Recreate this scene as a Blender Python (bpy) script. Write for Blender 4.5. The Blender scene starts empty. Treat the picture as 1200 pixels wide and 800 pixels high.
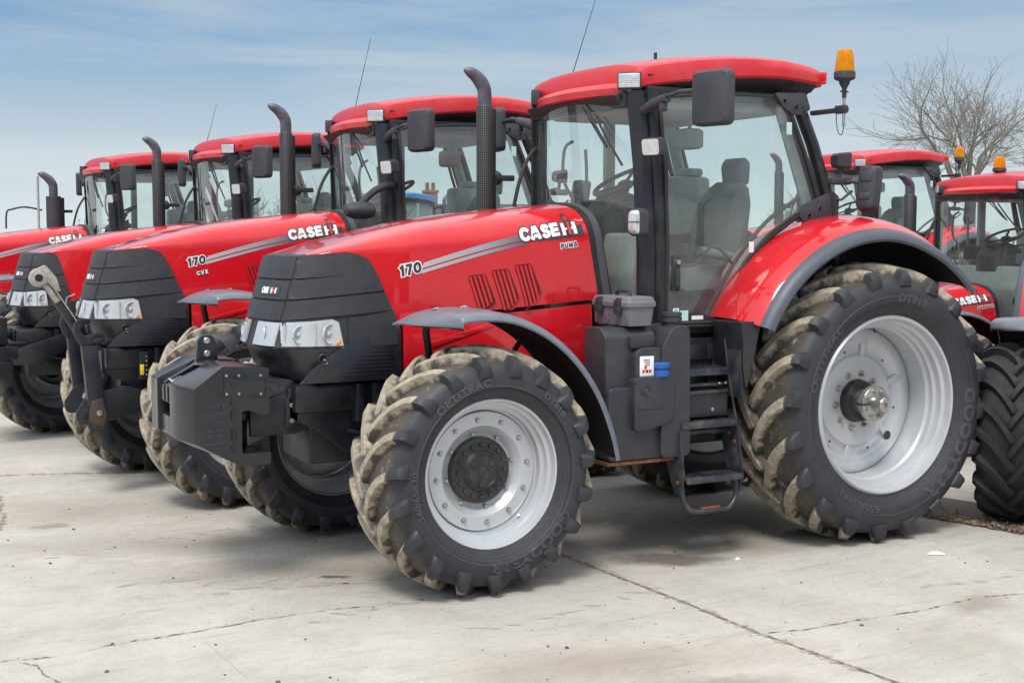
import bpy, bmesh, math, random
from math import sin, cos, pi, radians, sqrt, hypot, atan2
from mathutils import Vector, Matrix
from mathutils.bvhtree import BVHTree

random.seed(7)
scene = bpy.context.scene
COL = scene.collection

# ------------------------------------------------------------------ materials
MATS = {}
def nodes_of(m):
    m.use_nodes = True
    nt = m.node_tree
    return nt, nt.nodes['Principled BSDF']

def N(nt, typ, **kw):
    n = nt.nodes.new(typ)
    for k, v in kw.items():
        if k in n.inputs: n.inputs[k].default_value = v
        else: setattr(n, k, v)
    return n

def ramp(nt, fac, stops):
    r = nt.nodes.new('ShaderNodeValToRGB')
    e = r.color_ramp.elements
    e[0].position, e[0].color = stops[0][0], stops[0][1]
    e[1].position, e[1].color = stops[-1][0], stops[-1][1]
    for p, c in stops[1:-1]:
        x = e.new(p); x.color = c
    nt.links.new(fac, r.inputs[0])
    return r.outputs[0]

def g(v): return (v, v, v, 1)
def c4(c): return (c[0], c[1], c[2], 1)

def mat(name, col, rough=.5, metal=0, var=.12, scale=9., bump=0., bscale=120., coat=0, dust=0., dustcol=(.33,.29,.23), spec=.5, dscale=2.5, crough=.04):
    """painted/plastic/metal surface with mottling, dust patches and fine grain"""
    if name in MATS: return MATS[name]
    m = bpy.data.materials.new(name)
    nt, b = nodes_of(m)
    tc = N(nt, 'ShaderNodeTexCoord')
    n1 = N(nt, 'ShaderNodeTexNoise', Scale=scale, Detail=6., Roughness=.6)
    nt.links.new(tc.outputs['Object'], n1.inputs['Vector'])
    lo = [max(0, v*(1-var)) for v in col]; hi = [min(1, v*(1+var)) for v in col]
    base = ramp(nt, n1.outputs[0], [(.3, c4(lo)), (.7, c4(hi))])
    if dust > 0:
        n2 = N(nt, 'ShaderNodeTexNoise', Scale=dscale, Detail=9., Roughness=.72)
        nt.links.new(tc.outputs['Object'], n2.inputs['Vector'])
        f = ramp(nt, n2.outputs[0], [(.45, g(0)), (.75, g(dust))])
        mx = N(nt, 'ShaderNodeMix', data_type='RGBA')
        nt.links.new(f, mx.inputs[0]); nt.links.new(base, mx.inputs[6])
        mx.inputs[7].default_value = c4(dustcol)
        base = mx.outputs[2]
    nt.links.new(base, b.inputs['Base Color'])
    rr = ramp(nt, n1.outputs[0], [(.3, g(max(.02, rough*.85))), (.7, g(min(1, rough*1.2)))])
    nt.links.new(rr, b.inputs['Roughness'])
    b.inputs['Metallic'].default_value = metal
    b.inputs['Specular IOR Level'].default_value = spec
    b.inputs['Coat Weight'].default_value = coat
    b.inputs['Coat Roughness'].default_value = crough
    if bump > 0:
        n3 = N(nt, 'ShaderNodeTexNoise', Scale=bscale, Detail=3.)
        nt.links.new(tc.outputs['Object'], n3.inputs['Vector'])
        bp = N(nt, 'ShaderNodeBump', Strength=bump, Distance=.004)
        nt.links.new(n3.outputs[0], bp.inputs['Height'])
        nt.links.new(bp.outputs[0], b.inputs['Normal'])
    MATS[name] = m
    return m

RED = mat('red_paint', (.60, .006, .014), .32, coat=1., var=.03, scale=3, dust=.05, dustcol=(.6,.35,.3), spec=.18)
REDROOF = mat('red_roof_plastic', (.56, .020, .030), .40, spec=.3, coat=.35, var=.05, dust=.10, dustcol=(.6,.4,.36), crough=.2)
BLUE = mat('blue_paint', (.02, .13, .42), .3, coat=.8, var=.04)
GREEN = mat('green_paint', (.012, .16, .03), .3, coat=.8, var=.04)
GRILLE = mat('grille_plastic', (.027, .028, .035), .55, bump=.25, bscale=260, dust=.16, dustcol=(.16,.15,.14), dscale=5)
BLACK = mat('black_paint', (.013, .015, .021), .34, dust=.30, dustcol=(.10,.09,.075), dscale=4)
FRAME = mat('black_frame', (.014, .014, .017), .42, dust=.15, dustcol=(.08,.075,.07))
PLAST = mat('dark_plastic', (.036, .039, .050), .58, bump=.35, bscale=300, dust=.25, dustcol=(.14,.13,.12))
TANKM = mat('tank_plastic', (.030, .032, .042), .48, bump=.25, bscale=240, dust=.35, dustcol=(.11,.10,.09), dscale=3)
TOOLM = mat('toolbox_plastic', (.145, .145, .165), .6, bump=.3, bscale=260, dust=.5, dustcol=(.20,.19,.18), dscale=6)
FLARE = mat('fender_flare_plastic', (.145, .165, .20), .36, bump=.12, bscale=300, dust=.2, dustcol=(.22,.21,.2))
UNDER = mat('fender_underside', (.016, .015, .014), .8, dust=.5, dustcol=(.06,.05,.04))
SILVER = mat('silver_rim_paint', (.52, .54, .565), .32, metal=.25, var=.05, dust=.20, dustcol=(.5,.47,.42), dscale=3)
STEEL = mat('machined_steel', (.5, .5, .48), .3, metal=.9, var=.2, scale=30, dust=.4, dustcol=(.25,.18,.12), dscale=20)
HUBM = mat('hub_black', (.028, .026, .027), .42, var=.3, dust=.3, dustcol=(.12,.10,.09), dscale=9)
RUST = mat('rusty_steel', (.20, .075, .03), .8, var=.5, scale=40)
STEPM = mat('step_steel', (.030, .038, .055), .36, metal=.3, dust=.75, dustcol=(.20,.165,.12), dscale=7)
GREASE = mat('greased_steel', (.36, .345, .31), .5, var=.3, scale=30, dust=.6, dustcol=(.25,.2,.12), dscale=12)
WHITE = mat('white_decal', (.82, .82, .82), .35, var=.03)
DECBLK = mat('dark_decal', (.035, .045, .05), .35, var=.1)
DECSIL = mat('silver_decal', (.50, .53, .56), .35, var=.12, scale=2)
def mk_print():
    # printed fade of the side stripe: silver to dark towards the maker's name
    nt = DECSIL.node_tree; b = nt.nodes['Principled BSDF']; tc = N(nt, 'ShaderNodeTexCoord'); sx = N(nt, 'ShaderNodeSeparateXYZ'); nt.links.new(tc.outputs['Object'], sx.inputs[0])
    mr = N(nt, 'ShaderNodeMapRange'); nt.links.new(sx.outputs[0], mr.inputs[0]); mr.inputs[1].default_value = -3.0; mr.inputs[2].default_value = -2.25
    c = ramp(nt, mr.outputs[0], [(0, (.46, .49, .52, 1)), (.55, (.33, .36, .39, 1)), (.95, (.09, .10, .115, 1))]); nt.links.new(c, b.inputs['Base Color'])
mk_print()
DECRED = mat('red_decal', (.65, .03, .03), .35)
SEATM = mat('seat_cloth', (.17, .19, .185), .9, bump=.4, bscale=200)
TRIM = mat('cab_trim', (.24, .26, .25), .75, bump=.2, bscale=160)
CABLIN = mat('cab_lining', (.34, .37, .37), .85)
DARKIN = mat('cab_dark_trim', (.03, .032, .034), .6)
BLUECAP = mat('blue_cap', (.02, .10, .33), .45)
YELLOW = mat('yellow_label', (.75, .58, .03), .5)
BOLT = mat('zinc_bolt', (.42, .41, .38), .35, metal=.8, var=.3, scale=60)
RUBSEAL = mat('seal_rubber', (.07, .075, .085), .6)
GREYCHR = mat('exhaust_steel', (.10, .105, .128), .42, metal=.35, var=.25, scale=14)
BRICK = mat('chimney_brick', (.22, .12, .08), .9, var=.3, scale=30)
SLATE = mat('roof_slate', (.07, .07, .075), .8, var=.3, scale=8)
RENDER = mat('house_render', (.55, .53, .48), .9)
BARK = mat('bark', (.19, .175, .155), .9, var=.35, scale=6, dust=.5, dustcol=(.12,.14,.07), dscale=3)
LEAF = mat('hedge_leaf', (.05, .06, .03), .8, var=.5, scale=5)

def mk_perf():
    m = bpy.data.materials.new('perforated_heat_shield'); nt, b = nodes_of(m)
    tc = N(nt, 'ShaderNodeTexCoord')
    # cylindrical pattern of holes from angle and height
    sx = N(nt, 'ShaderNodeSeparateXYZ'); nt.links.new(tc.outputs['Object'], sx.inputs[0])
    at = N(nt, 'ShaderNodeMath', operation='ARCTAN2'); nt.links.new(sx.outputs[1], at.inputs[0]); nt.links.new(sx.outputs[0], at.inputs[1])
    mu = N(nt, 'ShaderNodeMath', operation='MULTIPLY'); nt.links.new(at.outputs[0], mu.inputs[0]); mu.inputs[1].default_value = .062
    cb = N(nt, 'ShaderNodeCombineXYZ'); nt.links.new(mu.outputs[0], cb.inputs[0]); nt.links.new(sx.outputs[2], cb.inputs[1])
    v = N(nt, 'ShaderNodeTexVoronoi', Scale=62., Randomness=.0); nt.links.new(cb.outputs[0], v.inputs['Vector'])
    col = ramp(nt, v.outputs['Distance'], [(.30, g(.004)), (.40, g(.075))])
    nt.links.new(col, b.inputs['Base Color']); b.inputs['Roughness'].default_value = .45; b.inputs['Metallic'].default_value = .3
    bp = N(nt, 'ShaderNodeBump', Strength=.6, Distance=.003); nt.links.new(v.outputs['Distance'], bp.inputs['Height']); nt.links.new(bp.outputs[0], b.inputs['Normal'])
    return m
PERF = mk_perf(); PERF.node_tree.nodes['Principled BSDF'].inputs['Specular Tint'].default_value = (.85, .9, 1, 1)

def mk_rubber(name, muddy):
    """tyre rubber; dried mud sits on the tread, thickest on the lug faces (by real radius)"""
    m = bpy.data.materials.new(name); nt, b = nodes_of(m)
    tc = N(nt, 'ShaderNodeTexCoord')
    n1 = N(nt, 'ShaderNodeTexNoise', Scale=7., Detail=8., Roughness=.65); nt.links.new(tc.outputs['Object'], n1.inputs['Vector'])
    n2 = N(nt, 'ShaderNodeTexNoise', Scale=19., Detail=9., Roughness=.75); nt.links.new(tc.outputs['Object'], n2.inputs['Vector'])
    at = N(nt, 'ShaderNodeAttribute', attribute_name='mud')
    # mask = mud attribute + noise
    a1 = N(nt, 'ShaderNodeMath', operation='MULTIPLY_ADD'); nt.links.new(n2.outputs[0], a1.inputs[0]); a1.inputs[1].default_value = .95; a1.inputs[2].default_value = -.50
    a2 = N(nt, 'ShaderNodeMath', operation='ADD'); nt.links.new(a1.outputs[0], a2.inputs[0]); nt.links.new(at.outputs['Fac'], a2.inputs[1])
    f = ramp(nt, a2.outputs[0], [(.42, g(0)), (.62, g(1.0 if muddy > .5 else .6))])
    rub = ramp(nt, n1.outputs[0], [(.3, (.022, .023, .029, 1)), (.7, (.040, .041, .050, 1))])
    mud = ramp(nt, n2.outputs[0], [(.32, (.19, .155, .115, 1)), (.62, (.45, .395, .31, 1))])
    # film of dust on bare tread
    a3 = N(nt, 'ShaderNodeMath', operation='MULTIPLY'); nt.links.new(at.outputs['Fac'], a3.inputs[0]); nt.links.new(n1.outputs[0], a3.inputs[1])
    fd = ramp(nt, a3.outputs[0], [(.06, g(.0)), (.24, g(.72*muddy))])
    mx0 = N(nt, 'ShaderNodeMix', data_type='RGBA'); nt.links.new(fd, mx0.inputs[0]); nt.links.new(rub, mx0.inputs[6]); mx0.inputs[7].default_value = (.115, .092, .070, 1)
    mx = N(nt, 'ShaderNodeMix', data_type='RGBA'); nt.links.new(f, mx.inputs[0]); nt.links.new(mx0.outputs[2], mx.inputs[6]); nt.links.new(mud, mx.inputs[7])
    nt.links.new(mx.outputs[2], b.inputs['Base Color'])
    r = ramp(nt, f, [(0., g(.55)), (1., g(.95))]); nt.links.new(r, b.inputs['Roughness'])
    bp = N(nt, 'ShaderNodeBump', Strength=.3, Distance=.004); nt.links.new(n2.outputs[0], bp.inputs['Height']); nt.links.new(bp.outputs[0], b.inputs['Normal'])
    return m
RUBBER = mk_rubber('muddy_rubber', 1.)
RUBBER_SHADED = mat('shaded_rubber', (.012, .012, .015), .7, var=.3, dust=.5, dustcol=(.07,.06,.05), scale=12)  # darker tyre rubber: shade on the right-edge wheel painted into the colour
TYRETXT = mat('sidewall_lettering', (.058, .058, .066), .6, dust=.3, dustcol=(.09,.08,.07))

def mk_glass(name, tint, refl, wash=0.0):
    m = bpy.data.materials.new(name); m.use_nodes = True; nt = m.node_tree
    for n in list(nt.nodes): nt.nodes.remove(n)
    out = N(nt, 'ShaderNodeOutputMaterial')
    tr = N(nt, 'ShaderNodeBsdfTransparent'); tr.inputs[0].default_value = c4(tint)
    gl = N(nt, 'ShaderNodeBsdfGlossy'); gl.inputs['Roughness'].default_value = .015; gl.inputs[0].default_value = (.93, .97, .97, 1)
    lw = N(nt, 'ShaderNodeLayerWeight', Blend=.5); pw = N(nt, 'ShaderNodeMath', operation='POWER'); nt.links.new(lw.outputs['Facing'], pw.inputs[0]); pw.inputs[1].default_value = 4.2
    fr = N(nt, 'ShaderNodeMath', operation='MULTIPLY'); nt.links.new(pw.outputs[0], fr.inputs[0]); fr.inputs[1].default_value = .85
    ad = N(nt, 'ShaderNodeMath', operation='ADD', use_clamp=True); nt.links.new(fr.outputs[0], ad.inputs[0]); ad.inputs[1].default_value = refl
    mx = N(nt, 'ShaderNodeMixShader'); nt.links.new(ad.outputs[0], mx.inputs[0]); nt.links.new(tr.outputs[0], mx.inputs[1]); nt.links.new(gl.outputs[0], mx.inputs[2])
    last = mx
    if wash > 0:
        # thin film of dirt, patchy, with whitish reflection haze painted in
        tc = N(nt, 'ShaderNodeTexCoord'); n1 = N(nt, 'ShaderNodeTexNoise', Scale=3., Detail=8., Roughness=.7); nt.links.new(tc.outputs['Object'], n1.inputs['Vector'])
        f = ramp(nt, n1.outputs[0], [(.35, g(wash*.4)), (.75, g(wash*1.6))])
        df = N(nt, 'ShaderNodeBsdfDiffuse'); df.inputs[0].default_value = (.72, .76, .75, 1)
        m2 = N(nt, 'ShaderNodeMixShader'); nt.links.new(f, m2.inputs[0]); nt.links.new(mx.outputs[0], m2.inputs[1]); nt.links.new(df.outputs[0], m2.inputs[2]); last = m2
    nt.links.new(last.outputs[0], out.inputs[0])
    return m
GLASS = mk_glass('cab_glass', (.93, 1.0, .975), .07, .06)
LENS = mk_glass('lamp_lens', (.93, .95, .96), .07)
AMBERL = mat('amber_lens', (.85, .30, .01), .18, coat=.6); 
def mk_amber():
    m = bpy.data.materials.new('amber_dome'); nt, b = nodes_of(m)
    b.inputs['Base Color'].default_value = (.95, .36, .015, 1); b.inputs['Roughness'].default_value = .1
    b.inputs['Transmission Weight'].default_value = .55; b.inputs['IOR'].default_value = 1.2
    return m
AMBER = mk_amber()
CHROME = mat('lamp_reflector', (.85, .86, .88), .12, metal=1., var=.03)
MIRRORG = mat('mirror_glass', (.75, .78, .8), .03, metal=1., var=.01)
LAMPBED = mat('lamp_bed', (.60, .62, .64), .3, metal=.35, var=.05, scale=6, coat=.8)
REDLENS = mat('red_lens', (.6, .012, .01), .15, coat=.8)
FROST = mat('lamp_white', (.62, .64, .66), .22, metal=.45, var=.15, scale=40)

def mk_concrete():
    m = bpy.data.materials.new('concrete_yard'); nt, b = nodes_of(m)
    tc = N(nt, 'ShaderNodeTexCoord'); P = tc.outputs['Object']
    def noise(s, d=8., r=.6, vec=None, dist=0.):
        n = N(nt, 'ShaderNodeTexNoise', Scale=s, Detail=d, Roughness=r, Distortion=dist); nt.links.new(vec or P, n.inputs['Vector']); return n.outputs[0]
    mp = N(nt, 'ShaderNodeMapping'); mp.inputs['Rotation'].default_value = (0, 0, radians(-24)); mp.inputs['Scale'].default_value = (1., 5.5, 1.)
    nt.links.new(P, mp.inputs['Vector'])
    base = ramp(nt, noise(.55, 9, .68, dist=.3), [(.28, (.46, .438, .395, 1)), (.5, (.58, .553, .505, 1)), (.72, (.66, .632, .58, 1))])
    def over(base, fac, col):
        mx = N(nt, 'ShaderNodeMix', data_type='RGBA'); nt.links.new(fac, mx.inputs[0]); nt.links.new(base, mx.inputs[6]); mx.inputs[7].default_value = c4(col); return mx.outputs[2]
    base = over(base, ramp(nt, noise(2.2, 9, .75, mp.outputs[0]), [(.52, g(0)), (.78, g(.6))]), (.30, .27, .225))     # scraped brown traffic dirt
    base = over(base, ramp(nt, noise(1.6, 6, .6, mp.outputs[0]), [(.58, g(0)), (.70, g(.35))]), (.21, .215, .225))
    # fine hairline crazing and trowel marks
    vo = N(nt, 'ShaderNodeTexVoronoi', feature='DISTANCE_TO_EDGE', Scale=.9); nt.links.new(P, vo.inputs['Vector'])
    ns = N(nt, 'ShaderNodeTexNoise', Scale=.8, Detail=2.); nt.links.new(P, ns.inputs['Vector'])
    gate = ramp(nt, ns.outputs[0], [(.54, g(0)), (.60, g(.5))]); vl = ramp(nt, vo.outputs['Distance'], [(.0, g(1)), (.004, g(0))])
    mm = N(nt, 'ShaderNodeMath', operation='MULTIPLY'); nt.links.new(gate, mm.inputs[0]); nt.links.new(vl, mm.inputs[1])
    base = over(base, mm.outputs[0], (.26, .23, .19))     # grey tyre scuffs
    base = over(base, ramp(nt, noise(14., 6, .8), [(.56, g(0)), (.70, g(.35))]), (.60, .585, .55))
    base = over(base, ramp(nt, noise(60., 4, .8), [(.56, g(0)), (.72, g(.6))]), (.25, .235, .21))
    base = over(base, ramp(nt, noise(5., 8, .8), [(.50, g(0)), (.72, g(.45))]), (.33, .30, .26))
    base = over(base, ramp(nt, noise(140., 3, .8), [(.46, g(0)), (.62, g(.6))]), (.34, .315, .28))
    base = over(base, ramp(nt, noise(22., 6, .85), [(.52, g(0)), (.66, g(.35))]), (.34, .31, .27))
    base = over(base, ramp(nt, noise(.9, 7, .7, dist=.5), [(.48, g(0)), (.66, g(.45))]), (.34, .305, .26))
    base = over(base, ramp(nt, noise(38., 5, .8), [(.64, g(0)), (.70, g(.7))]), (.16, .14, .12))
    base = over(base, ramp(nt, noise(9., 3, .5, mp.outputs[0]), [(.66, g(0)), (.70, g(.45))]), (.20, .205, .215))
    # oil patches, brown spills, and broad soft brown areas under the tractors
    sp = N(nt, 'ShaderNodeSeparateXYZ'); 
    nd = N(nt, 'ShaderNodeTexNoise', Scale=4., Detail=6., Roughness=.7); nt.links.new(P, nd.inputs['Vector'])
    ms = N(nt, 'ShaderNodeVectorMath', operation='MULTIPLY_ADD'); nt.links.new(nd.outputs['Color'], ms.inputs[0]); ms.inputs[1].default_value = (.34, .34, 0); nt.links.new(P, ms.inputs[2])
    def blot(base, x, y, rx, ry, rot, col, amt, soft=.45):
        mpp = N(nt, 'ShaderNodeMapping', vector_type='TEXTURE'); mpp.inputs['Location'].default_value = (x+.17, y+.17, 0); mpp.inputs['Rotation'].default_value = (0, 0, radians(rot)); mpp.inputs['Scale'].default_value = (rx, ry, 1)
        nt.links.new(ms.outputs[0], mpp.inputs['Vector'])
        ln = N(nt, 'ShaderNodeVectorMath', operation='LENGTH'); 
        fl = N(nt, 'ShaderNodeVectorMath', operation='MULTIPLY'); nt.links.new(mpp.outputs[0], fl.inputs[0]); fl.inputs[1].default_value = (1, 1, 0)
        nt.links.new(fl.outputs[0], ln.inputs[0])
        return over(base, ramp(nt, ln.outputs['Value'], [(1-soft, g(amt)), (1., g(0))]), col)
    for (x, y, rx, ry, rot, col, amt, so) in (
        (-1.52, -.92, .42, .20, -25, (.07, .055, .045), .75, .5), (-1.25, -.75, .8, .35, -25, (.16, .12, .09), .5, .9),
        (-3.5, -.33, .11, .05, -20, (.05, .045, .04), .9, .4), (-4.75, 1.88, .16, .10, 0, (.18, .13, .09), .5, .6),
        (-.62, -2.55, .35, .16, 20, (.22, .18, .14), .5, .7), (-2.9, -2.45, 1.2, .35, -20, (.27, .20, .14), .45, .9),
        (-3.6, -.1, 1.6, .45, -25, (.22, .17, .13), .5, .9), (-2.6, -2.95, .5, .14, -20, (.20, .13, .085), .5, .8),
        (-4.6, 2.4, 2.2, .8, -25, (.30, .26, .21), .4, .9), (-3.9, .9, 1.6, .5, -25, (.20, .165, .13), .55, .9), (-.9, -.3, 2.6, .9, -15, (.17, .145, .12), .55, .9), (.3, -.6, 1.8, .7, -20, (.25, .22, .18), .45, .9)):
        base = blot(base, x, y, rx, ry, rot, col, amt, so)
    nt.links.new(base, b.inputs['Base Color'])
    b.inputs['Roughness'].default_value = .85; b.inputs['Specular IOR Level'].default_value = .3
    bp = N(nt, 'ShaderNodeBump', Strength=.7, Distance=.012); nt.links.new(noise(35., 8, .8), bp.inputs['Height']); nt.links.new(bp.outputs[0], b.inputs['Normal'])
    return m
CONC = mk_concrete()
CRACKM = mat('crack_dirt', (.19, .155, .125), .95, var=.4, scale=30)
JOINTM = mat('joint_dirt', (.35, .30, .25), .95, var=.4, scale=12)
GRAVEL = mat('gutter_dirt', (.11, .095, .08), .95, var=.5, scale=25, bump=.8, bscale=60)
LITTERM = mat('leaf_litter', (.20, .14, .10), .9, var=.8, scale=20)

# ------------------------------------------------------------------ mesh builder
class MB:
    def __init__(s): s.v = []; s.f = []; s.m = []
    def add(s, vs, fs, mi=0, mt=None):
        o = len(s.v)
        for p in vs:
            p = Vector(p)
            if mt is not None: p = mt @ p
            s.v.append(p)
        for f in fs: s.f.append([o+i for i in f]); s.m.append(mi)
        return s
    def bm(s, b, mi=0, mt=None):
        b.verts.index_update()
        s.add([v.co.copy() for v in b.verts], [[v.index for v in f.verts] for f in b.faces], mi, mt); b.free(); return s
    def box(s, x0, x1, y0, y1, z0, z1, mi=0, bev=.006, mt=None, seg=2):
        b = bmesh.new(); bmesh.ops.create_cube(b, size=1)
        for v in b.verts:
            v.co = Vector(((x0+x1)/2+v.co.x*(x1-x0), (y0+y1)/2+v.co.y*(y1-y0), (z0+z1)/2+v.co.z*(z1-z0)))
        if bev > 0:
            bev = min(bev, .45*min(abs(x1-x0), abs(y1-y0), abs(z1-z0)))
            bmesh.ops.bevel(b, geom=b.edges[:], offset=bev, segments=seg, affect='EDGES', profile=.5)
        return s.bm(b, mi, mt)
    def prism(s, pts, y0, y1, mi=0, bev=.006, axis='y', mt=None, seg=2):
        """outline of (x,z) points extruded along y (or (y,z) along x, (x,y) along z)"""
        b = bmesh.new()
        def P(u, w, t):
            return (u, t, w) if axis == 'y' else ((t, u, w) if axis == 'x' else (u, w, t))
        A = [b.verts.new(P(u, w, y0)) for u, w in pts]; B = [b.verts.new(P(u, w, y1)) for u, w in pts]
        n = len(pts)
        b.faces.new(A); b.faces.new(B[::-1])
        for i in range(n): b.faces.new((A[i], B[i], B[(i+1) % n], A[(i+1) % n]))
        bmesh.ops.recalc_face_normals(b, faces=b.faces[:])
        if bev > 0:
            bmesh.ops.bevel(b, geom=[e for e in b.edges if e.calc_face_angle(0) > .35], offset=bev, segments=seg, affect='EDGES', profile=.5, clamp_overlap=True)
        return s.bm(b, mi, mt)
    def tube(s, pts, r, n=10, mi=0, cap=True, mt=None, flat=1.0):
        pts = [Vector(p) for p in pts]
        R = r if isinstance(r, (list, tuple)) else [r]*len(pts)
        rings = []; up = None
        for i, p in enumerate(pts):
            d = (pts[min(i+1, len(pts)-1)]-pts[max(i-1, 0)]).normalized()
            if up is None:
                up = Vector((0, 0, 1)) if abs(d.z) < .9 else Vector((1, 0, 0))
            a = d.cross(up)
            if a.length < 1e-5: a = d.orthogonal()
            a.normalize(); bb = a.cross(d).normalized(); up = bb
            rings.append([p+a*(R[i]*cos(2*pi*k/n))+bb*(R[i]*flat*sin(2*pi*k/n)) for k in range(n)])
        vs = [q for rg in rings for q in rg]; fs = []
        for i in range(len(rings)-1):
            for k in range(n):
                fs.append([i*n+k, i*n+(k+1) % n, (i+1)*n+(k+1) % n, (i+1)*n+k])
        if cap: fs.append(list(range(n))[::-1]); fs.append([(len(rings)-1)*n+k for k in range(n)])
        return s.add(vs, fs, mi, mt)
    def lathe(s, prof, n=64, mi=0, c=(0, 0, 0), axis='y', mt=None, close=False):
        """profile of (axial, radius)"""
        vs = []; fs = []
        for (a, r) in prof:
            for k in range(n):
                t = 2*pi*k/n
                if axis == 'y': p = (r*cos(t), a, r*sin(t))
                elif axis == 'z': p = (r*cos(t), r*sin(t), a)
                else: p = (a, r*cos(t), r*sin(t))
                vs.append((p[0]+c[0], p[1]+c[1], p[2]+c[2]))
        m = len(prof)
        for i in range(m if close else m-1):
            j = (i+1) % m
            for k in range(n):
                fs.append([i*n+k, i*n+(k+1) % n, j*n+(k+1) % n, j*n+k])
        if not close:
            if prof[0][1] > 1e-4 and prof[0][1] < .03: fs.append(list(range(n)))
            if prof[-1][1] > 1e-4 and prof[-1][1] < .03: fs.append([(m-1)*n+k for k in range(n)])
        return s.add(vs, fs, mi, mt)
    def loft(s, rings, closed=True, cap=True, mi=0, mt=None):
        n = len(rings[0]); vs = [p for r in rings for p in r]; fs = []
        for i in range(len(rings)-1):
            for k in range(n if closed else n-1):
                fs.append([i*n+k, i*n+(k+1) % n, (i+1)*n+(k+1) % n, (i+1)*n+k])
        if cap and closed:
            fs.append(list(range(n))[::-1]); fs.append([(len(rings)-1)*n+k for k in range(n)])
        return s.add(vs, fs, mi, mt)
    def bolt(s, p, r, h, d=(0, -1, 0), mi=0, n=6):
        p = Vector(p); d = Vector(d)
        return s.tube([p, p+d*h*.85, p+d*h], [r, r, r*.8], n, mi)
    def mesh(s, name, mats, smooth=38, recalc=True):
        me = bpy.data.meshes.new(name)
        me.from_pydata([tuple(v) for v in s.v], [], s.f)
        for m in mats: me.materials.append(m)
        me.polygons.foreach_set('material_index', s.m)
        me.update()
        if recalc:
            b = bmesh.new(); b.from_mesh(me)
            bmesh.ops.remove_doubles(b, verts=b.verts[:], dist=1e-6)
            bmesh.ops.recalc_face_normals(b, faces=b.faces[:]); b.to_mesh(me); b.free()
        if smooth:
            me.polygons.foreach_set('use_smooth', [True]*len(me.polygons))
            me.set_sharp_from_angle(angle=radians(smooth))
        me.update()
        return me

def link(name, me, parent=None, loc=(0, 0, 0), rot=(0, 0, 0), scale=(1, 1, 1)):
    o = bpy.data.objects.new(name, me); COL.objects.link(o)
    o.parent = parent; o.location = loc; o.rotation_euler = rot; o.scale = scale
    return o
def empty(name, loc=(0, 0, 0), rz=0, sc=1):
    o = bpy.data.objects.new(name, None); COL.objects.link(o); o.location = loc; o.rotation_euler = (0, 0, rz); o.scale = (sc, sc, sc)
    o.empty_display_size = .2
    return o
def tag(o, label=None, cat=None, group=None, kind=None):
    if label: o['label'] = label
    if cat: o['category'] = cat
    if group: o['group'] = group
    if kind: o['kind'] = kind
    return o
CACHE = {}
def part(name, key, fn, mats, parent, loc=(0, 0, 0), rot=(0, 0, 0), scale=(1, 1, 1), smooth=38, recalc=True, swap=None):
    """one mesh object; the mesh is built once per key and shared by copies"""
    if key not in CACHE:
        r = fn()
        CACHE[key] = r if isinstance(r, bpy.types.Mesh) else r.mesh(name, mats, smooth, recalc)
    o = link(name, CACHE[key], parent, loc, rot, scale)
    if swap:
        for i, sl in enumerate(o.material_slots):
            if sl.material and sl.material.name in swap:
                nm = swap[sl.material.name]; sl.link = 'OBJECT'; sl.material = nm
    return o

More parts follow.
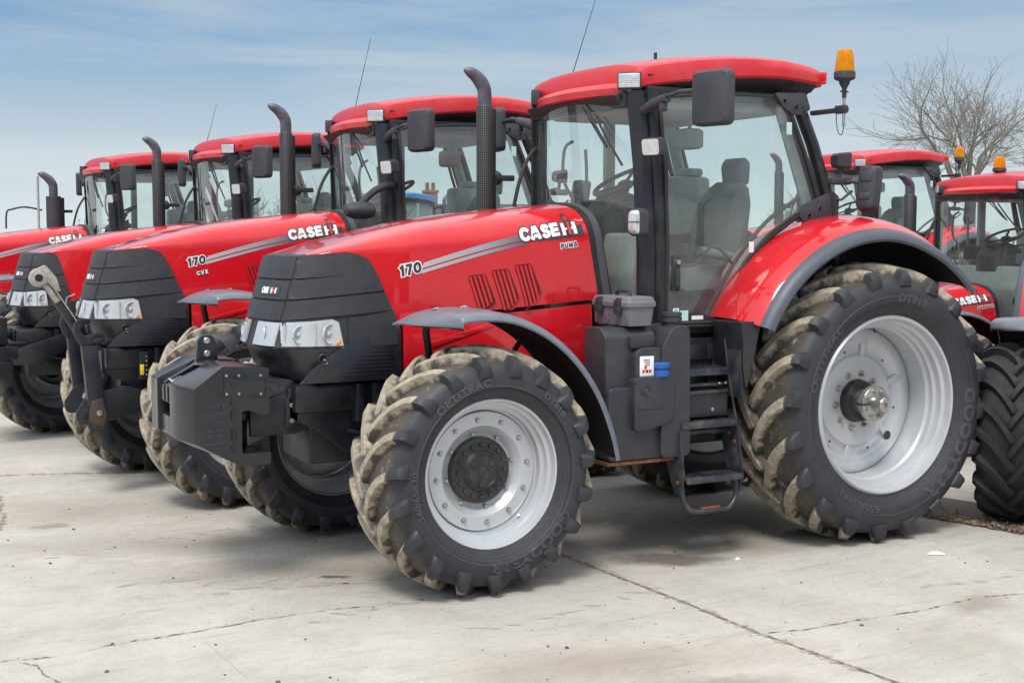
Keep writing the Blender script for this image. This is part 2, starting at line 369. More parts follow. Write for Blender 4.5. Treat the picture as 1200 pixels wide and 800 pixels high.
# ------------------------------------------------------------------ 2D shapes and text
def text2d(s, size, bold=0., shear=0., space=1.0):
    cu = bpy.data.curves.new('t', 'FONT'); cu.body = s; cu.size = size; cu.offset = bold; cu.shear = shear; cu.space_character = space
    cu.resolution_u = 4; cu.fill_mode = 'FRONT' if False else cu.fill_mode
    ob = bpy.data.objects.new('t', cu)
    me = bpy.data.meshes.new_from_object(ob)
    vs = [(v.co.x, v.co.y) for v in me.vertices]; fs = [list(p.vertices) for p in me.polygons if abs(p.area) > 1e-12]
    bpy.data.objects.remove(ob); bpy.data.curves.remove(cu); bpy.data.meshes.remove(me)
    if not vs: return [], []
    x0 = min(v[0] for v in vs)
    return [(v[0]-x0, v[1]) for v in vs], fs
GLYPH = {   # heavy block letters as thick centre lines: (advance, [(smooth, points)...])
 'C': (.90, [(1, [(.80, .68), (.64, .85), (.42, .865), (.20, .74), (.14, .5), (.20, .26), (.42, .135), (.64, .15), (.80, .32)])]),
 'A': (.94, [(0, [(.13, .0), (.41, 1.)]), (0, [(.79, .0), (.51, 1.)]), (0, [(.28, .26), (.64, .26)])]),
 'S': (.84, [(1, [(.70, .70), (.54, .86), (.30, .86), (.16, .70), (.28, .555), (.54, .46), (.68, .31), (.56, .14), (.30, .13), (.12, .30)])]),
 'E': (.80, [(0, [(.15, .0), (.15, 1.)]), (0, [(.2, .87), (.74, .87)]), (0, [(.2, .5), (.70, .5)]), (0, [(.2, .13), (.74, .13)])]),
 '1': (.50, [(0, [(.28, 0), (.28, 1)]), (0, [(.02, .70), (.26, .86)])]),
 '7': (.74, [(0, [(.04, .87), (.68, .87)]), (0, [(.58, .90), (.26, 0)])]),
 '0': (.80, [(2, [(.38, .87), (.60, .76), (.66, .5), (.60, .24), (.38, .13), (.16, .24), (.10, .5), (.16, .76)])]),
 '5': (.76, [(0, [(.64, .87), (.16, .87)]), (1, [(.18, .88), (.15, .52), (.42, .60), (.62, .42), (.56, .18), (.34, .12), (.08, .22)])]),
 '9': (.78, [(2, [(.38, .87), (.60, .76), (.62, .62), (.50, .47), (.28, .46), (.13, .60), (.14, .78)]), (1, [(.63, .70), (.60, .34), (.42, .13), (.14, .15)])]),
 '2': (.76, [(1, [(.10, .70), (.26, .87), (.50, .86), (.62, .70), (.48, .46), (.14, .13)]), (0, [(.08, .13), (.68, .13)])]),
 '3': (.76, [(1, [(.10, .78), (.32, .88), (.56, .80), (.56, .62), (.34, .53)]), (1, [(.34, .53), (.60, .42), (.62, .22), (.36, .12), (.08, .20)])]),
 'P': (.78, [(0, [(.14, 0), (.14, 1)]), (1, [(.14, .87), (.42, .88), (.60, .78), (.60, .58), (.42, .47), (.14, .47)])]),
 'U': (.82, [(1, [(.13, 1), (.13, .36), (.24, .14), (.50, .14), (.62, .36), (.62, 1)])]),
 'M': (.98, [(0, [(.13, 0), (.13, 1)]), (0, [(.79, 0), (.79, 1)]), (0, [(.15, .95), (.46, .18)]), (0, [(.77, .95), (.46, .18)])]),
 'F': (.74, [(0, [(.14, 0), (.14, 1)]), (0, [(.2, .87), (.70, .87)]), (0, [(.2, .48), (.62, .48)])]),
 'R': (.84, [(0, [(.14, 0), (.14, 1)]), (1, [(.14, .87), (.42, .88), (.60, .78), (.60, .60), (.42, .47), (.14, .47)]), (0, [(.38, .45), (.68, 0)])]),
 'L': (.70, [(0, [(.14, 0), (.14, 1)]), (0, [(.14, .13), (.66, .13)])]),
 'V': (.86, [(0, [(.10, 1), (.40, 0)]), (0, [(.72, 1), (.42, 0)])]),
 'X': (.84, [(0, [(.10, 1), (.70, 0)]), (0, [(.70, 1), (.10, 0)])]),
}
def block(word, h, wt=.27, grow=0., sx=1., gap=.06, shear=0.):
    """list of 2D shapes of a word in heavy block letters; grow adds an outline width"""
    out = []; x = 0
    for ch in word:
        if ch == ' ': x += .45*h; continue
        adv, strokes = GLYPH[ch]
        for kind, pts in strokes:
            P = [Vector((p[0]*sx, p[1])) for p in pts]
            if kind: P = [Vector(q) for q in smoothpts([tuple(p) for p in P], 4, kind == 2)]
            if kind == 2: P.append(P[0].copy())
            e = grow/h
            if kind != 2 and e > 0:
                P[0] = P[0]+(P[0]-P[1]).normalized()*e; P[-1] = P[-1]+(P[-1]-P[-2]).normalized()*e
            n = len(P); L = []; Rr = []; hw = wt/2+e
            if pts[0][0] != pts[-1][0] and kind == 0 and abs(pts[0][1]-pts[-1][1]) < .3: hw = wt*.46+e
            for i in range(n):
                d0 = (P[i]-P[i-1]).normalized() if i else (P[1]-P[0]).normalized() if kind != 2 else (P[0]-P[-2]).normalized()
                d1 = (P[i+1]-P[i]).normalized() if i < n-1 else d0 if kind != 2 else (P[1]-P[0]).normalized()
                d = (d0+d1).normalized(); nr = Vector((-d.y, d.x)); k = hw/max(.5, nr.dot(Vector((-d0.y, d0.x))))
                L.append(P[i]+nr*k); Rr.append(P[i]-nr*k)
            vs = [((x+(p.x+shear*p.y)*h), p.y*h) for p in L+Rr]
            out.append((vs, [[i, i+1, n+i+1, n+i] for i in range(n-1)]))
        x += (adv*sx+gap)*h
    return out
def poly2d(pts): return list(pts), [list(range(len(pts)))]
def rect2d(x0, y0, x1, y1): return poly2d([(x0, y0), (x1, y0), (x1, y1), (x0, y1)])
def place2d(sh, o, ux, uy):
    """map 2D shape coordinates with origin o and basis vectors"""
    vs, fs = sh
    return [(o[0]+u*ux[0]+w*uy[0], o[1]+u*ux[1]+w*uy[1]) for u, w in vs], fs
def rot2(o, deg, sx=1., sy=1.):
    c, s = cos(radians(deg)), sin(radians(deg))
    return o, (c*sx, s*sx), (-s*sy, c*sy)

def wrap(mb, sh, bvh, off, thick=0.004, mi=0, axis='y', side=-1, grid=.05, default=None):
    """lay a 2D shape (x,z) (axis y) or (y,z) (axis x) on the surface in bvh as a thin raised piece"""
    vs, fs = sh
    if not vs: return
    b = bmesh.new(); V = [b.verts.new((u, w, 0)) for u, w in vs]
    for f in fs:
        try: b.faces.new([V[i] for i in f])
        except ValueError: pass
    bmesh.ops.remove_doubles(b, verts=b.verts[:], dist=1e-5)
    if grid:
        us = [v.co.x for v in b.verts]; ws = [v.co.y for v in b.verts]
        k = math.ceil(min(us)/grid)
        while k*grid < max(us):
            bmesh.ops.bisect_plane(b, geom=b.verts[:]+b.edges[:]+b.faces[:], plane_co=(k*grid, 0, 0), plane_no=(1, 0, 0)); k += 1
        k = math.ceil(min(ws)/grid)
        while k*grid < max(ws):
            bmesh.ops.bisect_plane(b, geom=b.verts[:]+b.edges[:]+b.faces[:], plane_co=(0, k*grid, 0), plane_no=(0, 1, 0)); k += 1
    bmesh.ops.triangulate(b, faces=b.faces[:])
    b.verts.index_update()
    outer = []; last = default
    for v in b.verts:
        u, w = v.co.x, v.co.y
        if axis == 'y': org = Vector((u, side*5, w)); d = Vector((0, -side, 0))
        else: org = Vector((side*9, u, w)); d = Vector((-side, 0, 0))
        hit = bvh.ray_cast(org, d)
        if hit[0] is None:
            t = last if last is not None else 0.
            p = Vector((u, t, w)) if axis == 'y' else Vector((t, u, w))
        else:
            p = hit[0]; last = p.y if axis == 'y' else p.x
        outer.append(p)
    dd = Vector((0, side, 0)) if axis == 'y' else Vector((side, 0, 0))
    top = [p+dd*off for p in outer]; bot = [p+dd*(off-thick) for p in outer]
    n = len(top); F = [[v.index for v in f.verts] for f in b.faces]
    allf = [f[:] for f in F]
    for e in b.edges:
        if len(e.link_faces) == 1:
            i, j = e.verts[0].index, e.verts[1].index
            allf.append([i, j, n+j, n+i])
    b.free()
    mb.add(top+bot, allf, mi)

def smoothpts(pts, k=4, closed=False):
    """Catmull-Rom resample of 2D or 3D points"""
    P = [Vector(p) for p in pts]; n = len(P); out = []
    for i in range(n if closed else n-1):
        a, b_, c, d = (P[(i-1) % n], P[i], P[(i+1) % n], P[(i+2) % n]) if closed else (P[max(i-1, 0)], P[i], P[i+1], P[min(i+2, n-1)])
        for j in range(k):
            t = j/k
            out.append(.5*((2*b_)+(-a+c)*t+(2*a-5*b_+4*c-d)*t*t+(-a+3*b_-3*c+d)*t**3))
    if not closed: out.append(P[-1])
    return [tuple(p) for p in out]
def lerp(tab, x):
    if x <= tab[0][0]: return tab[0][1]
    for (a, va), (b_, vb) in zip(tab, tab[1:]):
        if x <= b_: return va+(vb-va)*(x-a)/(b_-a)
    return tab[-1][1]

# ------------------------------------------------------------------ wheels
def tyre_profile(R, rb, w2, lug):
    Rc = R-lug
    pts = [(0, Rc), (.3*w2, Rc-.004), (.6*w2, Rc-.016), (.80*w2, Rc-.036), (.91*w2, Rc-.062), (.98*w2, Rc-.105), (1.0*w2, Rc-.15),
           (.985*w2, rb+.5*(Rc-.15-rb)+.02), (.93*w2, rb+.055), (.86*w2, rb+.022), (.80*w2, rb-.004), (.76*w2, rb-.02)]
    return smoothpts(pts, 3)
def tyre_mesh(R, rb, w2, nlug, lug, sweep, flat):
    prof = tyre_profile(R, rb, w2, lug)
    full = [(-y, r) for y, r in prof[::-1]]+prof[1:]
    mb = MB(); mb.lathe(full, 120)
    # arc length along the half profile
    S = [0]
    for a, b in zip(prof, prof[1:]): S.append(S[-1]+hypot(b[0]-a[0], b[1]-a[1]))
    def at(s):
        if s < 0: return (s, prof[0][1]), (0, 1)
        for i in range(len(S)-1):
            if s <= S[i+1] or i == len(S)-2:
                t = (s-S[i])/(S[i+1]-S[i]); a, b = prof[i], prof[i+1]
                y = a[0]+(b[0]-a[0])*t; r = a[1]+(b[1]-a[1])*t
                # smoothed normal
                i0, i1 = max(i-1, 0), min(i+2, len(prof)-1)
                dy, dr = prof[i1][0]-prof[i0][0], prof[i1][1]-prof[i0][1]
                L = hypot(dy, dr); return (y, r), (-dr/L, dy/L)
    send = 0
    for i, (y, r) in enumerate(prof):
        if r > R-lug-.105: send = S[i]
    ns = 18
    rnd = random.Random(3)
    for sgn in (-1, 1):
        for k in range(nlug):
            a0 = 2*pi*(k+(.5 if sgn > 0 else 0))/nlug
            jit = [rnd.uniform(-.0018, .0018) for _ in range(ns+1)]
            rings = []
            for i in range(ns+1):
                u = i/ns; s = -.02+(send+.02)*u
                (y, r), (ny, nr) = at(s)
                a = a0+sweep*(1-(1-u)**1.9)
                ush = max(0, (u-.62)/.38)
                h = lug*(1.06 if u < .85 else 1-.75*((u-.85)/.15)**1.2)
                if u < .06: h *= .6+.4*u/.06
                h += jit[i]*.4 if 0 < i < ns else 0
                wt = (.020+.007*ush+(.007 if u > .85 else 0))*R/.7; wb = wt+.012+.008*ush
                # direction along the lug, for a width square to it
                u2 = min(1, u+.02); s2 = -.02+(send+.02)*u2
                (y2, r2), _ = at(s2); da = sweep*((1-(1-u2)**1.9)-(1-(1-u)**1.9))
                lat = hypot(y2-y, r2-r)+1e-6; cir = r*da; L = hypot(lat, cir)
                if u >= .98: lat, cir, L = 1, .1, 1
                # width vector: (circumferential, lateral) = (lat, -cir)/L
                wc, wl = lat/L, -cir/L
                ty, tr = nr, -ny     # lateral tangent along profile
                ring = []
                for side_, hh in ((-1, -.012), (-1, h*.90), (-.90, h), (.90, h), (1, h*.90), (1, -.012)):
                    wd = wb if hh < 0 else wt
                    q = side_*wd
                    ja = jit[(i+3) % (ns+1)]*.5 if abs(side_) == 1 and hh > 0 else 0
                    yy = y+ny*hh+ty*wl*q; rr = r+nr*hh+tr*wl*q; aa = a+(wc*q+ja)/r
                    ring.append((-rr*cos(aa), yy*sgn, rr*sin(aa)))
                rings.append(ring)
            mb.loft(rings)
    me = mb.mesh('tyre', [RUBBER], 42)
    at_ = me.attributes.new('mud', 'FLOAT', 'POINT')
    vals = []
    rnd = random.Random(9)
    for v in me.vertices:
        r = hypot(v.co.x, v.co.z); y = abs(v.co.y)
        rc = prof[0][1]
        for a, b in zip(prof, prof[1:]):
            if a[0] <= y <= b[0]: rc = a[1]+(b[1]-a[1])*(y-a[0])/max(1e-6, b[0]-a[0]); break
        if y > prof[18][0]: rc = min(rc, R-lug-.15)
        h = r-rc
        f = y/w2
        if r < R-lug-.09: m = 0.
        elif h > .955*lug and f < .865: m = .76
        elif h > .80*lug and f < .865: m = .47
        elif h > .3*lug: m = .12
        else: m = .40*(1-max(0, (f-.7)/.3))
        vals.append(max(0, m))
        if v.co.z < -(R-flat): v.co.z = -(R-flat)+ (v.co.z+R-flat)*.15
    at_.data.foreach_set('value', vals)
    me.update()
    return me
def sidewall_y(R, rb, w2, lug):
    prof = tyre_profile(R, rb, w2, lug)
    def f(r):
        best = None
        for a, b in zip(prof[10:], prof[11:]):
            lo, hi = min(a[1], b[1]), max(a[1], b[1])
            if lo <= r <= hi: best = a[0]+(b[0]-a[0])*((r-a[1])/(b[1]-a[1]) if b[1] != a[1] else 0)
        return best if best is not None else w2*.95
    return f
def tyre_text(R, rb, w2, lug, items):
    """raised lettering that runs clockwise round the outer (-y) sidewall"""
    fy = sidewall_y(R, rb, w2, lug); mb = MB()
    for s, size, rad, mid, bold, stretch in items:
        vs, fs = text2d(s, size, bold, 0, 1.05)
        W = max(v[0] for v in vs)*stretch
        def P(u, w, d):
            r = rad+w; th = radians(mid)+(u*stretch-W/2)/rad
            return (r*sin(th), -(fy(r)+d), r*cos(th))
        b = bmesh.new(); V = [b.verts.new((u, w, 0)) for u, w in vs]
        for f in fs:
            try: b.faces.new([V[i] for i in f])
            except ValueError: pass
        bmesh.ops.remove_doubles(b, verts=b.verts[:], dist=1e-5)
        bmesh.ops.triangulate(b, faces=b.faces[:]); b.verts.index_update()
        co = [v.co.copy() for v in b.verts]; n = len(co)
        F = [[v.index for v in f.verts] for f in b.faces]
        for e in b.edges:
            if len(e.link_faces) == 1: F.append([e.verts[0].index, e.verts[1].index, e.verts[1].index+n, e.verts[0].index+n])
        b.free()
        mb.add([P(c.x, c.y, .0045) for c in co]+[P(c.x, c.y, -.002) for c in co], F)
    # fine raised rings near the bead and shoulder
    for r in (rb+.035, rb+.05, R-lug-.16):
        a = fy(r)
        mb.lathe([(-a-.0005, r-.003), (-a-.003, r), (-a-.0005, r+.003)], 120)
    return mb

def rim_front():
    mb = MB()
    p = [(-.196, .425), (-.212, .424), (-.218, .417), (-.214, .408), (-.195, .402), (-.180, .400), (-.172, .380), (-.150, .384), (-.136, .380), (-.128, .358), (-.105, .362), (-.088, .358), (-.082, .343),
         (0, .335), (.10, .345), (.14, .372), (.19, .40), (.214, .415), (.20, .425)]
    q = [(a+.004 if 0 < i < len(p)-1 else a, r+.006) for i, (a, r) in enumerate(p)][::-1]
    mb.lathe(p+q, 96, close=True)
    d = [(-.083, .338), (-.092, .330), (-.094, .258), (-.086, .250), (-.050, .225), (-.040, .212), (-.036, .205), (-.036, .13), (-.026, .13), (-.028, .21), (-.075, .252), (-.080, .335)]
    mb.lathe(d, 96, close=True)
    mb.lathe([(-.090, .3385), (-.096, .334), (-.096, .328), (-.09, .326)], 96)
    for k in range(12):
        a = 2*pi*k/12+.1; mb.bolt((.292*cos(a), -.093, .292*sin(a)), .011, .014, mi=1); mb.lathe([(-.0945, .0001), (-.0955, .017), (-.093, .018)], 12, 1, (.292*cos(a), 0, .292*sin(a)))
    for k in range(8):
        a = 2*pi*k/8+.2; mb.bolt((.212*cos(a), -.038, .212*sin(a)), .012, .022, mi=1)
    mb.tube([(.36*cos(.9)-.0, -.12, -.36*sin(.9)), (.335*cos(.9), -.14, -.335*sin(.9))], .006, 8, 1)
    return mb
def hub_front():
    mb = MB()
    mb.lathe([(.10, .19), (-.04, .19), (-.072, .186), (-.080, .176), (-.082, .120), (-.090, .112), (-.098, .105), (-.100, .04), (-.094, .036), (-.094, .0001)], 64)
    for k in range(16):
        a = 2*pi*k/16; mb.bolt((.15*cos(a), -.080, .15*sin(a)), .013, .016)
    for a in (.6, 2.5, 4.6): mb.lathe([(-.098, .022), (-.106, .020), (-.107, .0001)], 16, 0, (.072*cos(a), 0, .072*sin(a)))
    vs, fs = text2d('A', .03, .001)
    mb.add([(u-.012, -.101, w+.060) for u, w in vs], fs)
    mb.lathe([(-.0985, .098), (-.104, .094), (-.0985, .090)], 48)
    return mb
def rim_rear():
    mb = MB()
    p = [(-.245, .582), (-.268, .582), (-.276, .574), (-.272, .563), (-.245, .556), (-.226, .554), (-.214, .530), (-.188, .536), (-.170, .532), (-.160, .508), (-.135, .514), (-.12, .510), (-.108, .497),
         (0, .490), (.14, .500), (.19, .53), (.24, .557), (.272, .572), (.25, .582)]
    q = [(a+.004 if 0 < i < len(p)-1 else a, r+.006) for i, (a, r) in enumerate(p)][::-1]
    mb.lathe(p+q, 120, close=True)
    d = [(.052, .494), (.040, .488), (.032, .476), (.030, .405), (.036, .395), (.050, .372), (.052, .330), (.046, .315), (.030, .300), (.027, .200), (.030, .12),
         (.042, .12), (.040, .20), (.042, .300), (.062, .33), (.060, .375), (.044, .41), (.046, .475), (.056, .49)]
    mb.lathe(d, 120, close=True)
    # pressed ribs of the disc
    for k in range(6):
        a = 2*pi*k/6+.35; c, s = cos(a), sin(a)
        mt = Matrix.Rotation(-a, 4, 'Y')
        mb.prism([(.30, -.018), (.38, -.030), (.43, -.034), (.44, 0), (.43, .034), (.38, .030), (.30, .018)], .030, .07, 0, .012, mt=mt, seg=3)
        mb.lathe([(.026, .0001), (.026, .008), (.03, .008)], 12, 2, (.345*cos(a+.5), 0, .345*sin(a+.5)))
    a = -.72; mb.lathe([(.0285, .0001), (.0285, .030), (.032, .031)], 24, 2, (.385*cos(a), 0, .385*sin(a)))
    for k in range(10):
        a = 2*pi*k/10+.1; mb.bolt((.185*cos(a), .028, .185*sin(a)), .017, .03, mi=1); mb.lathe([(.024, .0001), (.023, .024), (.028, .025)], 14, 1, (.185*cos(a), 0, .185*sin(a)))
    mb.tube([(.02, -.10, .49), (.02, -.115, .465)], .006, 8, 2)
    return mb
def hub_rear():
    mb = MB()
    mb.lathe([(.2, .150), (.02, .145), (-.02, .138), (-.03, .128), (-.03, .05)], 64, 1)
    mb.lathe([(-.03, .085), (-.118, .085), (-.122, .118), (-.150, .118), (-.158, .112), (-.158, .060), (-.160, .052), (-.195, .052), (-.205, .046), (-.238, .046), (-.244, .040), (-.244, .018), (-.225, .016), (-.225, .0001)], 64, 0)
    for k in range(8):
        a = 2*pi*k/8+.3; mb.bolt((.088*cos(a), -.156, .088*sin(a)), .013, .028, mi=2)
    mb.box(-.128, -.06, -.165, -.098, -.006, .006, 1, .001)
    return mb

FR, FRr, RR = .703, .412, .924
def wheel(parent, kind, side, loc, steer=0, swap=None):
    """left wheels show their outer face to -y; right ones are mirrored"""
    nm = kind+'_wheel'
    sc = (1, 1 if side < 0 else -1, 1)
    if kind == 'front':
        w = part(nm, 'rimf', rim_front, [SILVER, BOLT], parent, loc, (0, 0, steer), sc, swap=swap)
        part('tyre', 'tyref', lambda: tyre_mesh(.703, .428, .272, 19, .048, .45, .020), [RUBBER], w, swap=swap)
        part('sidewall_lettering', 'txtf', lambda: tyre_text(.703, .428, .272, .046, [('GOODYEAR', .082, .486, 152, .0035, 1.22), ('OPTITRAC', .058, .500, 335, .003, 1.25), ('DT818', .050, .510, 45, .003, 1.2), ('540/65R30', .050, .492, 262, .002, 1.15)]), [TYRETXT], w)
        part('hub', 'hubf', hub_front, [HUBM], w)
    else:
        w = part(nm, 'rimr', rim_rear, [SILVER, STEEL, DARKIN], parent, loc, (0, 0, 0), sc, swap=swap)
        part('tyre', 'tyrer', lambda: tyre_mesh(.924, .585, .320, 20, .055, .42, .026), [RUBBER], w)
        part('sidewall_lettering', 'txtr', lambda: tyre_text(.924, .585, .320, .052, [('GOODYEAR', .108, .652, 118, .005, 1.28), ('OPTITRAC', .072, .668, 300, .004, 1.3), ('DT818', .070, .680, 12, .004, 1.2), ('650/65R42', .066, .655, 205, .002, 1.2)]), [TYRETXT], w)
        part('hub', 'hubr', hub_rear, [STEEL, HUBM, BOLT], w)
    return w

# ------------------------------------------------------------------ hood
ZT = [(-3.85, 1.885), (-3.76, 1.905), (-3.68, 1.925), (-3.52, 1.97), (-3.31, 2.02), (-3.14, 2.055), (-2.85, 2.105), (-2.56, 2.14), (-2.25, 2.17), (-1.88, 2.20), (-1.745, 2.208)]
WT = [(-3.80, .30), (-3.74, .345), (-3.66, .385), (-3.56, .415), (-3.42, .44), (-3.28, .452), (-3.0, .462), (-2.4, .468), (-1.745, .470)]
def hood_ring(x, w, zb, lean, n=26):
    """half-superellipse section; leaning in x with height"""
    zt = lerp(ZT, x); pts = []
    zs = zt-lerp([(-3.84, .012), (-3.76, .020), (-3.6, .045), (-3.4, .095), (-3.1, .17), (-2.6, .24), (-1.8, .28)], x)        # shoulder start
    def X(z): return x+lean*(z-1.5)
    pts.append((X(zb), -w*1.0, zb)); pts.append((X(zb+.3*(zs-zb)), -w*1.002, zb+.3*(zs-zb))); pts.append((X(zs), -w*.985, zs))
    for i in range(1, n):
        a = (pi/2)*i/n
        y = w*.985*cos(a)**(2/2.9); z = zs+(zt-zs)*sin(a)**(2/2.9)
        pts.append((X(z), -y, z))
    top = (X(zt), 0, zt)
    mir = [(p[0], -p[1], p[2]) for p in pts[::-1]]
    return pts+[top]+mir
def hood_builder():
    mb = MB(); rings = []
    st = [-1.745, -1.85, -2.0, -2.3, -2.6, -2.9, -3.06, -3.12, -3.14, -3.2, -3.3, -3.42, -3.52, -3.6, -3.66, -3.71, -3.755, -3.785, -3.80]
    for x in st:
        w = lerp(WT, x); t = max(0, min(1, (-x-2.9)/.9)); t0 = max(0, min(1, (2.9+x)/1.0))
        lean = .29*t-.17*t0
        zb = lerp([(-3.13, 1.36), (-3.12, 1.515), (-1.82, 1.60)], x)
        rings.append(hood_ring(x, w, zb, lean))
    for x, w in ((-3.818, .24), (-3.832, .16), (-3.840, .07)):
        rings.append(hood_ring(x, w, 1.36, .29))
    mb.loft(rings, closed=True, cap=True)
    return mb
HOODM = hood_builder()
for _i, _f in enumerate(HOODM.f):
    if all(HOODM.v[k].x-.29*(HOODM.v[k].z-1.5) < -3.70 for k in _f) and max(HOODM.v[k].z for k in _f) < 1.90: HOODM.m[_i] = 1
HB = BVHTree.FromPolygons([tuple(v) for v in HOODM.v], HOODM.f)
HOODN = [Vector(v) for v in HOODM.v]

def rounded(pts, r=.02, k=4):
    out = []; n = len(pts)
    for i in range(n):
        p0, p, p1 = Vector(pts[i-1]), Vector(pts[i]), Vector(pts[(i+1) % n])
        a = (p0-p); b = (p1-p); rr = min(r, a.length*.45, b.length*.45)
        A = p+a.normalized()*rr; B = p+b.normalized()*rr
        for j in range(k+1):
            t = j/k; out.append(tuple((A*(1-t)**2)+p*2*t*(1-t)+B*t*t))
    return out

def grille(short):
    """black grille shell: backing, three bands and the lamp band, wrapped over nose and sides"""
    k = .62 if short else 1.
    def S(x): return -3.80+(x+3.80)*k if x > -3.80 else x
    back = [(-3.90, 1.362), (-3.90, 1.70), (-3.80, 1.898), (-3.60, 1.912), (-3.42, 1.912), (-3.345, 1.89), (-3.30, 1.85), (-3.25, 1.76), (-3.205, 1.65), (-3.14, 1.50), (-3.14, 1.362)]
    # crease of the nose in x as a function of z
    def edge(z):  # rear edge of the black side, by height
        return S(lerp([(1.36, -3.14), (1.50, -3.14), (1.65, -3.205), (1.76, -3.25), (1.85, -3.30), (1.89, -3.345)], z))
    mb = MB()
    def crx(z): return -3.80+.29*(z-1.5)
    def cl(p):
        xs = p[0]-.29*(p[1]-1.5); H = lerp([(-3.84, .012), (-3.76, .020), (-3.6, .045), (-3.4, .095), (-3.1, .17)], xs)
        return (p[0], min(p[1], lerp(ZT, xs)-H+.008))
    bands = [(1.757, 1.905), (1.638, 1.747), (1.521, 1.628)]
    for s in (-1, 1):
        bk = [(crx(z)-.002, z) for z in (1.36, 1.5, 1.7, 1.884)]+[(S(-3.6), 1.902), (S(-3.44), 1.908), (S(-3.37), 1.895), (S(-3.32), 1.872)]+[(edge(z), z) for z in (1.84, 1.76, 1.65, 1.50, 1.36)]
        wrap(mb, poly2d([cl(q) for q in bk]), HB, .004, .006, 1, 'y', s, .06)
        for bi, (z0, z1) in enumerate(bands):
            # slats drop towards the front like the photo: rear ends .02-.04 higher
            rise = (.035, .05, .05)[bi]
            def ln(z, t): return z+rise*t if z < 1.9 else z
            pts = []
            xr0, xr1 = edge(z0+rise)-.004, edge(z1+rise)-.004
            low = [(crx(z0)-.007+(xr0-crx(z0)+.007)*t, ln(z0, t)) for t in [i/10 for i in range(11)]]
            if bi == 0:
                upp = [(S(-3.33), 1.862), (S(-3.375), 1.889), (S(-3.45), 1.903), (S(-3.6), 1.898), (crx(1.882)-.007, 1.882)]
            else:
                upp = [(crx(z1)-.007+(xr1-crx(z1)+.007)*t, ln(z1, t)) for t in [i/10 for i in range(10, -1, -1)]]
            if bi == 0: upp = [cl(q) for q in upp]
            wrap(mb, poly2d(low+upp), HB, .018, .015, 0, 'y', s, .05)
        # lamp band rest: behind the lamp
        zr = lambda t: 1.515+.05*t
        hx = S(-3.445)
        lampback = [(hx, 1.37), (hx, 1.535)]+[(hx+(edge(1.55)-.004-hx)*t, 1.530+.04*t+.0) for t in (.3, .6, 1)]+[(edge(1.45)-.004, 1.45), (edge(1.37)-.004, 1.37)]
        wrap(mb, poly2d(lampback), HB, .016, .014, 0, 'y', s, .05)
    # nose
    wrap(mb, rect2d(-.300, 1.362, .300, 1.884), HB, .004, .006, 1, 'x', -1, .06)
    for z0, z1 in bands:
        wrap(mb, rect2d(-.3035, z0, .3035, min(z1, 1.880)), HB, .018, .015, 0, 'x', -1, .05)
    return mb
def headlight(s, short):
    """(lens shell, inner) wrapped on the side and nose"""
    k = .62 if short else 1.
    def S(x): return -3.80+(x+3.80)*k
    mb = MB()
    z0, z1 = 1.375, 1.508
    rimo = rounded([(-3.842, 1.366), (S(-3.62), 1.364), (S(-3.462), 1.364), (S(-3.488), 1.515), (S(-3.53), 1.537), (S(-3.65), 1.526), (-3.80, 1.516)], .022)
    wrap(mb, (rimo, [list(range(len(rimo)))]), HB, .0175, .012, 4, 'y', s, .04)
    def crx(z): return -3.80+.29*(z-1.5)
    side = rounded([(crx(z0)-.008, z0), (S(-3.62), z0-.002), (S(-3.475), z0), (S(-3.50), z1+.002), (S(-3.535), z1+.018), (S(-3.65), z1+.008), (crx(z1)-.008, z1)], .004)
    wrap(mb, (side, [list(range(len(side)))]), HB, .020, .012, 0, 'y', s, .04)
    nose = rect2d(.075, z0, .306, z1) if s > 0 else rect2d(-.306, z0, -.075, z1)
    wrap(mb, nose, HB, .020, .012, 0, 'x', -1, .04)
    # lamp bowls and bezels behind the clear cover
    for (x, zz, r, mi) in ((S(-3.555), 1.443, .056*(.8 if short else 1), 1), (S(-3.72), 1.44, .050, 2)):
        hit = HB.ray_cast(Vector((x, s*5, zz)), Vector((0, -s, 0)))[0]; y = hit.y
        mt = Matrix.Translation((x, y+s*.018, zz)) @ Matrix.Rotation(s*radians(-24), 4, 'Z')
        mb.lathe([(s*.006, r*1.05), (s*.014, r*1.03), (s*.015, r*.98), (s*.010, r*.95)], 32, 2, mt=mt)
        mb.lathe([(s*.010, r*.95), (s*.002, r*.80), (s*-.006, r*.5), (s*-.006, r*.30)], 32, 0, mt=mt)
        mb.lathe([(s*-.006, r*.36), (s*.008, r*.33), (s*.012, r*.22), (s*.013, .0001)], 24, 2, mt=mt)
    hit = HB.ray_cast(Vector((S(-3.50), s*5, 1.39)), Vector((0, -s, 0)))[0]
    mb.prism(rounded([(S(-3.525), 1.382), (S(-3.485), 1.382), (S(-3.492), 1.415)], .006), hit.y+s*.017, hit.y+s*.024, 3, .002)
    # dividing ribs
    for x in (S(-3.635), S(-3.79)):
        hit = HB.ray_cast(Vector((x, s*5, 1.44)), Vector((0, -s, 0)))[0]
        mb.box(x-.004, x+.004, hit.y+s*.016-.004, hit.y+s*.026-.004, z0+.004, z1-.004, 2, .002)
    hit = HB.ray_cast(Vector((-9, s*.19, 1.44)), Vector((1, 0, 0)))[0]
    M = Matrix.Translation((hit.x-.012, s*.185, 1.441)) @ Matrix.Scale(.78, 4) @ Matrix.Rotation(s*radians(10), 4, 'Z')
    mb.lathe([(-.003, .055), (-.010, .053), (-.007, .049), (.002, .030), (.002, .018), (-.006, .014), (-.008, .0001)], 28, 0, (0, 0, 0), 'x', M)
    mb.lathe([(-.004, .058), (-.009, .056), (-.004, .053)], 28, 2, (0, 0, 0), 'x', M)
    return mb
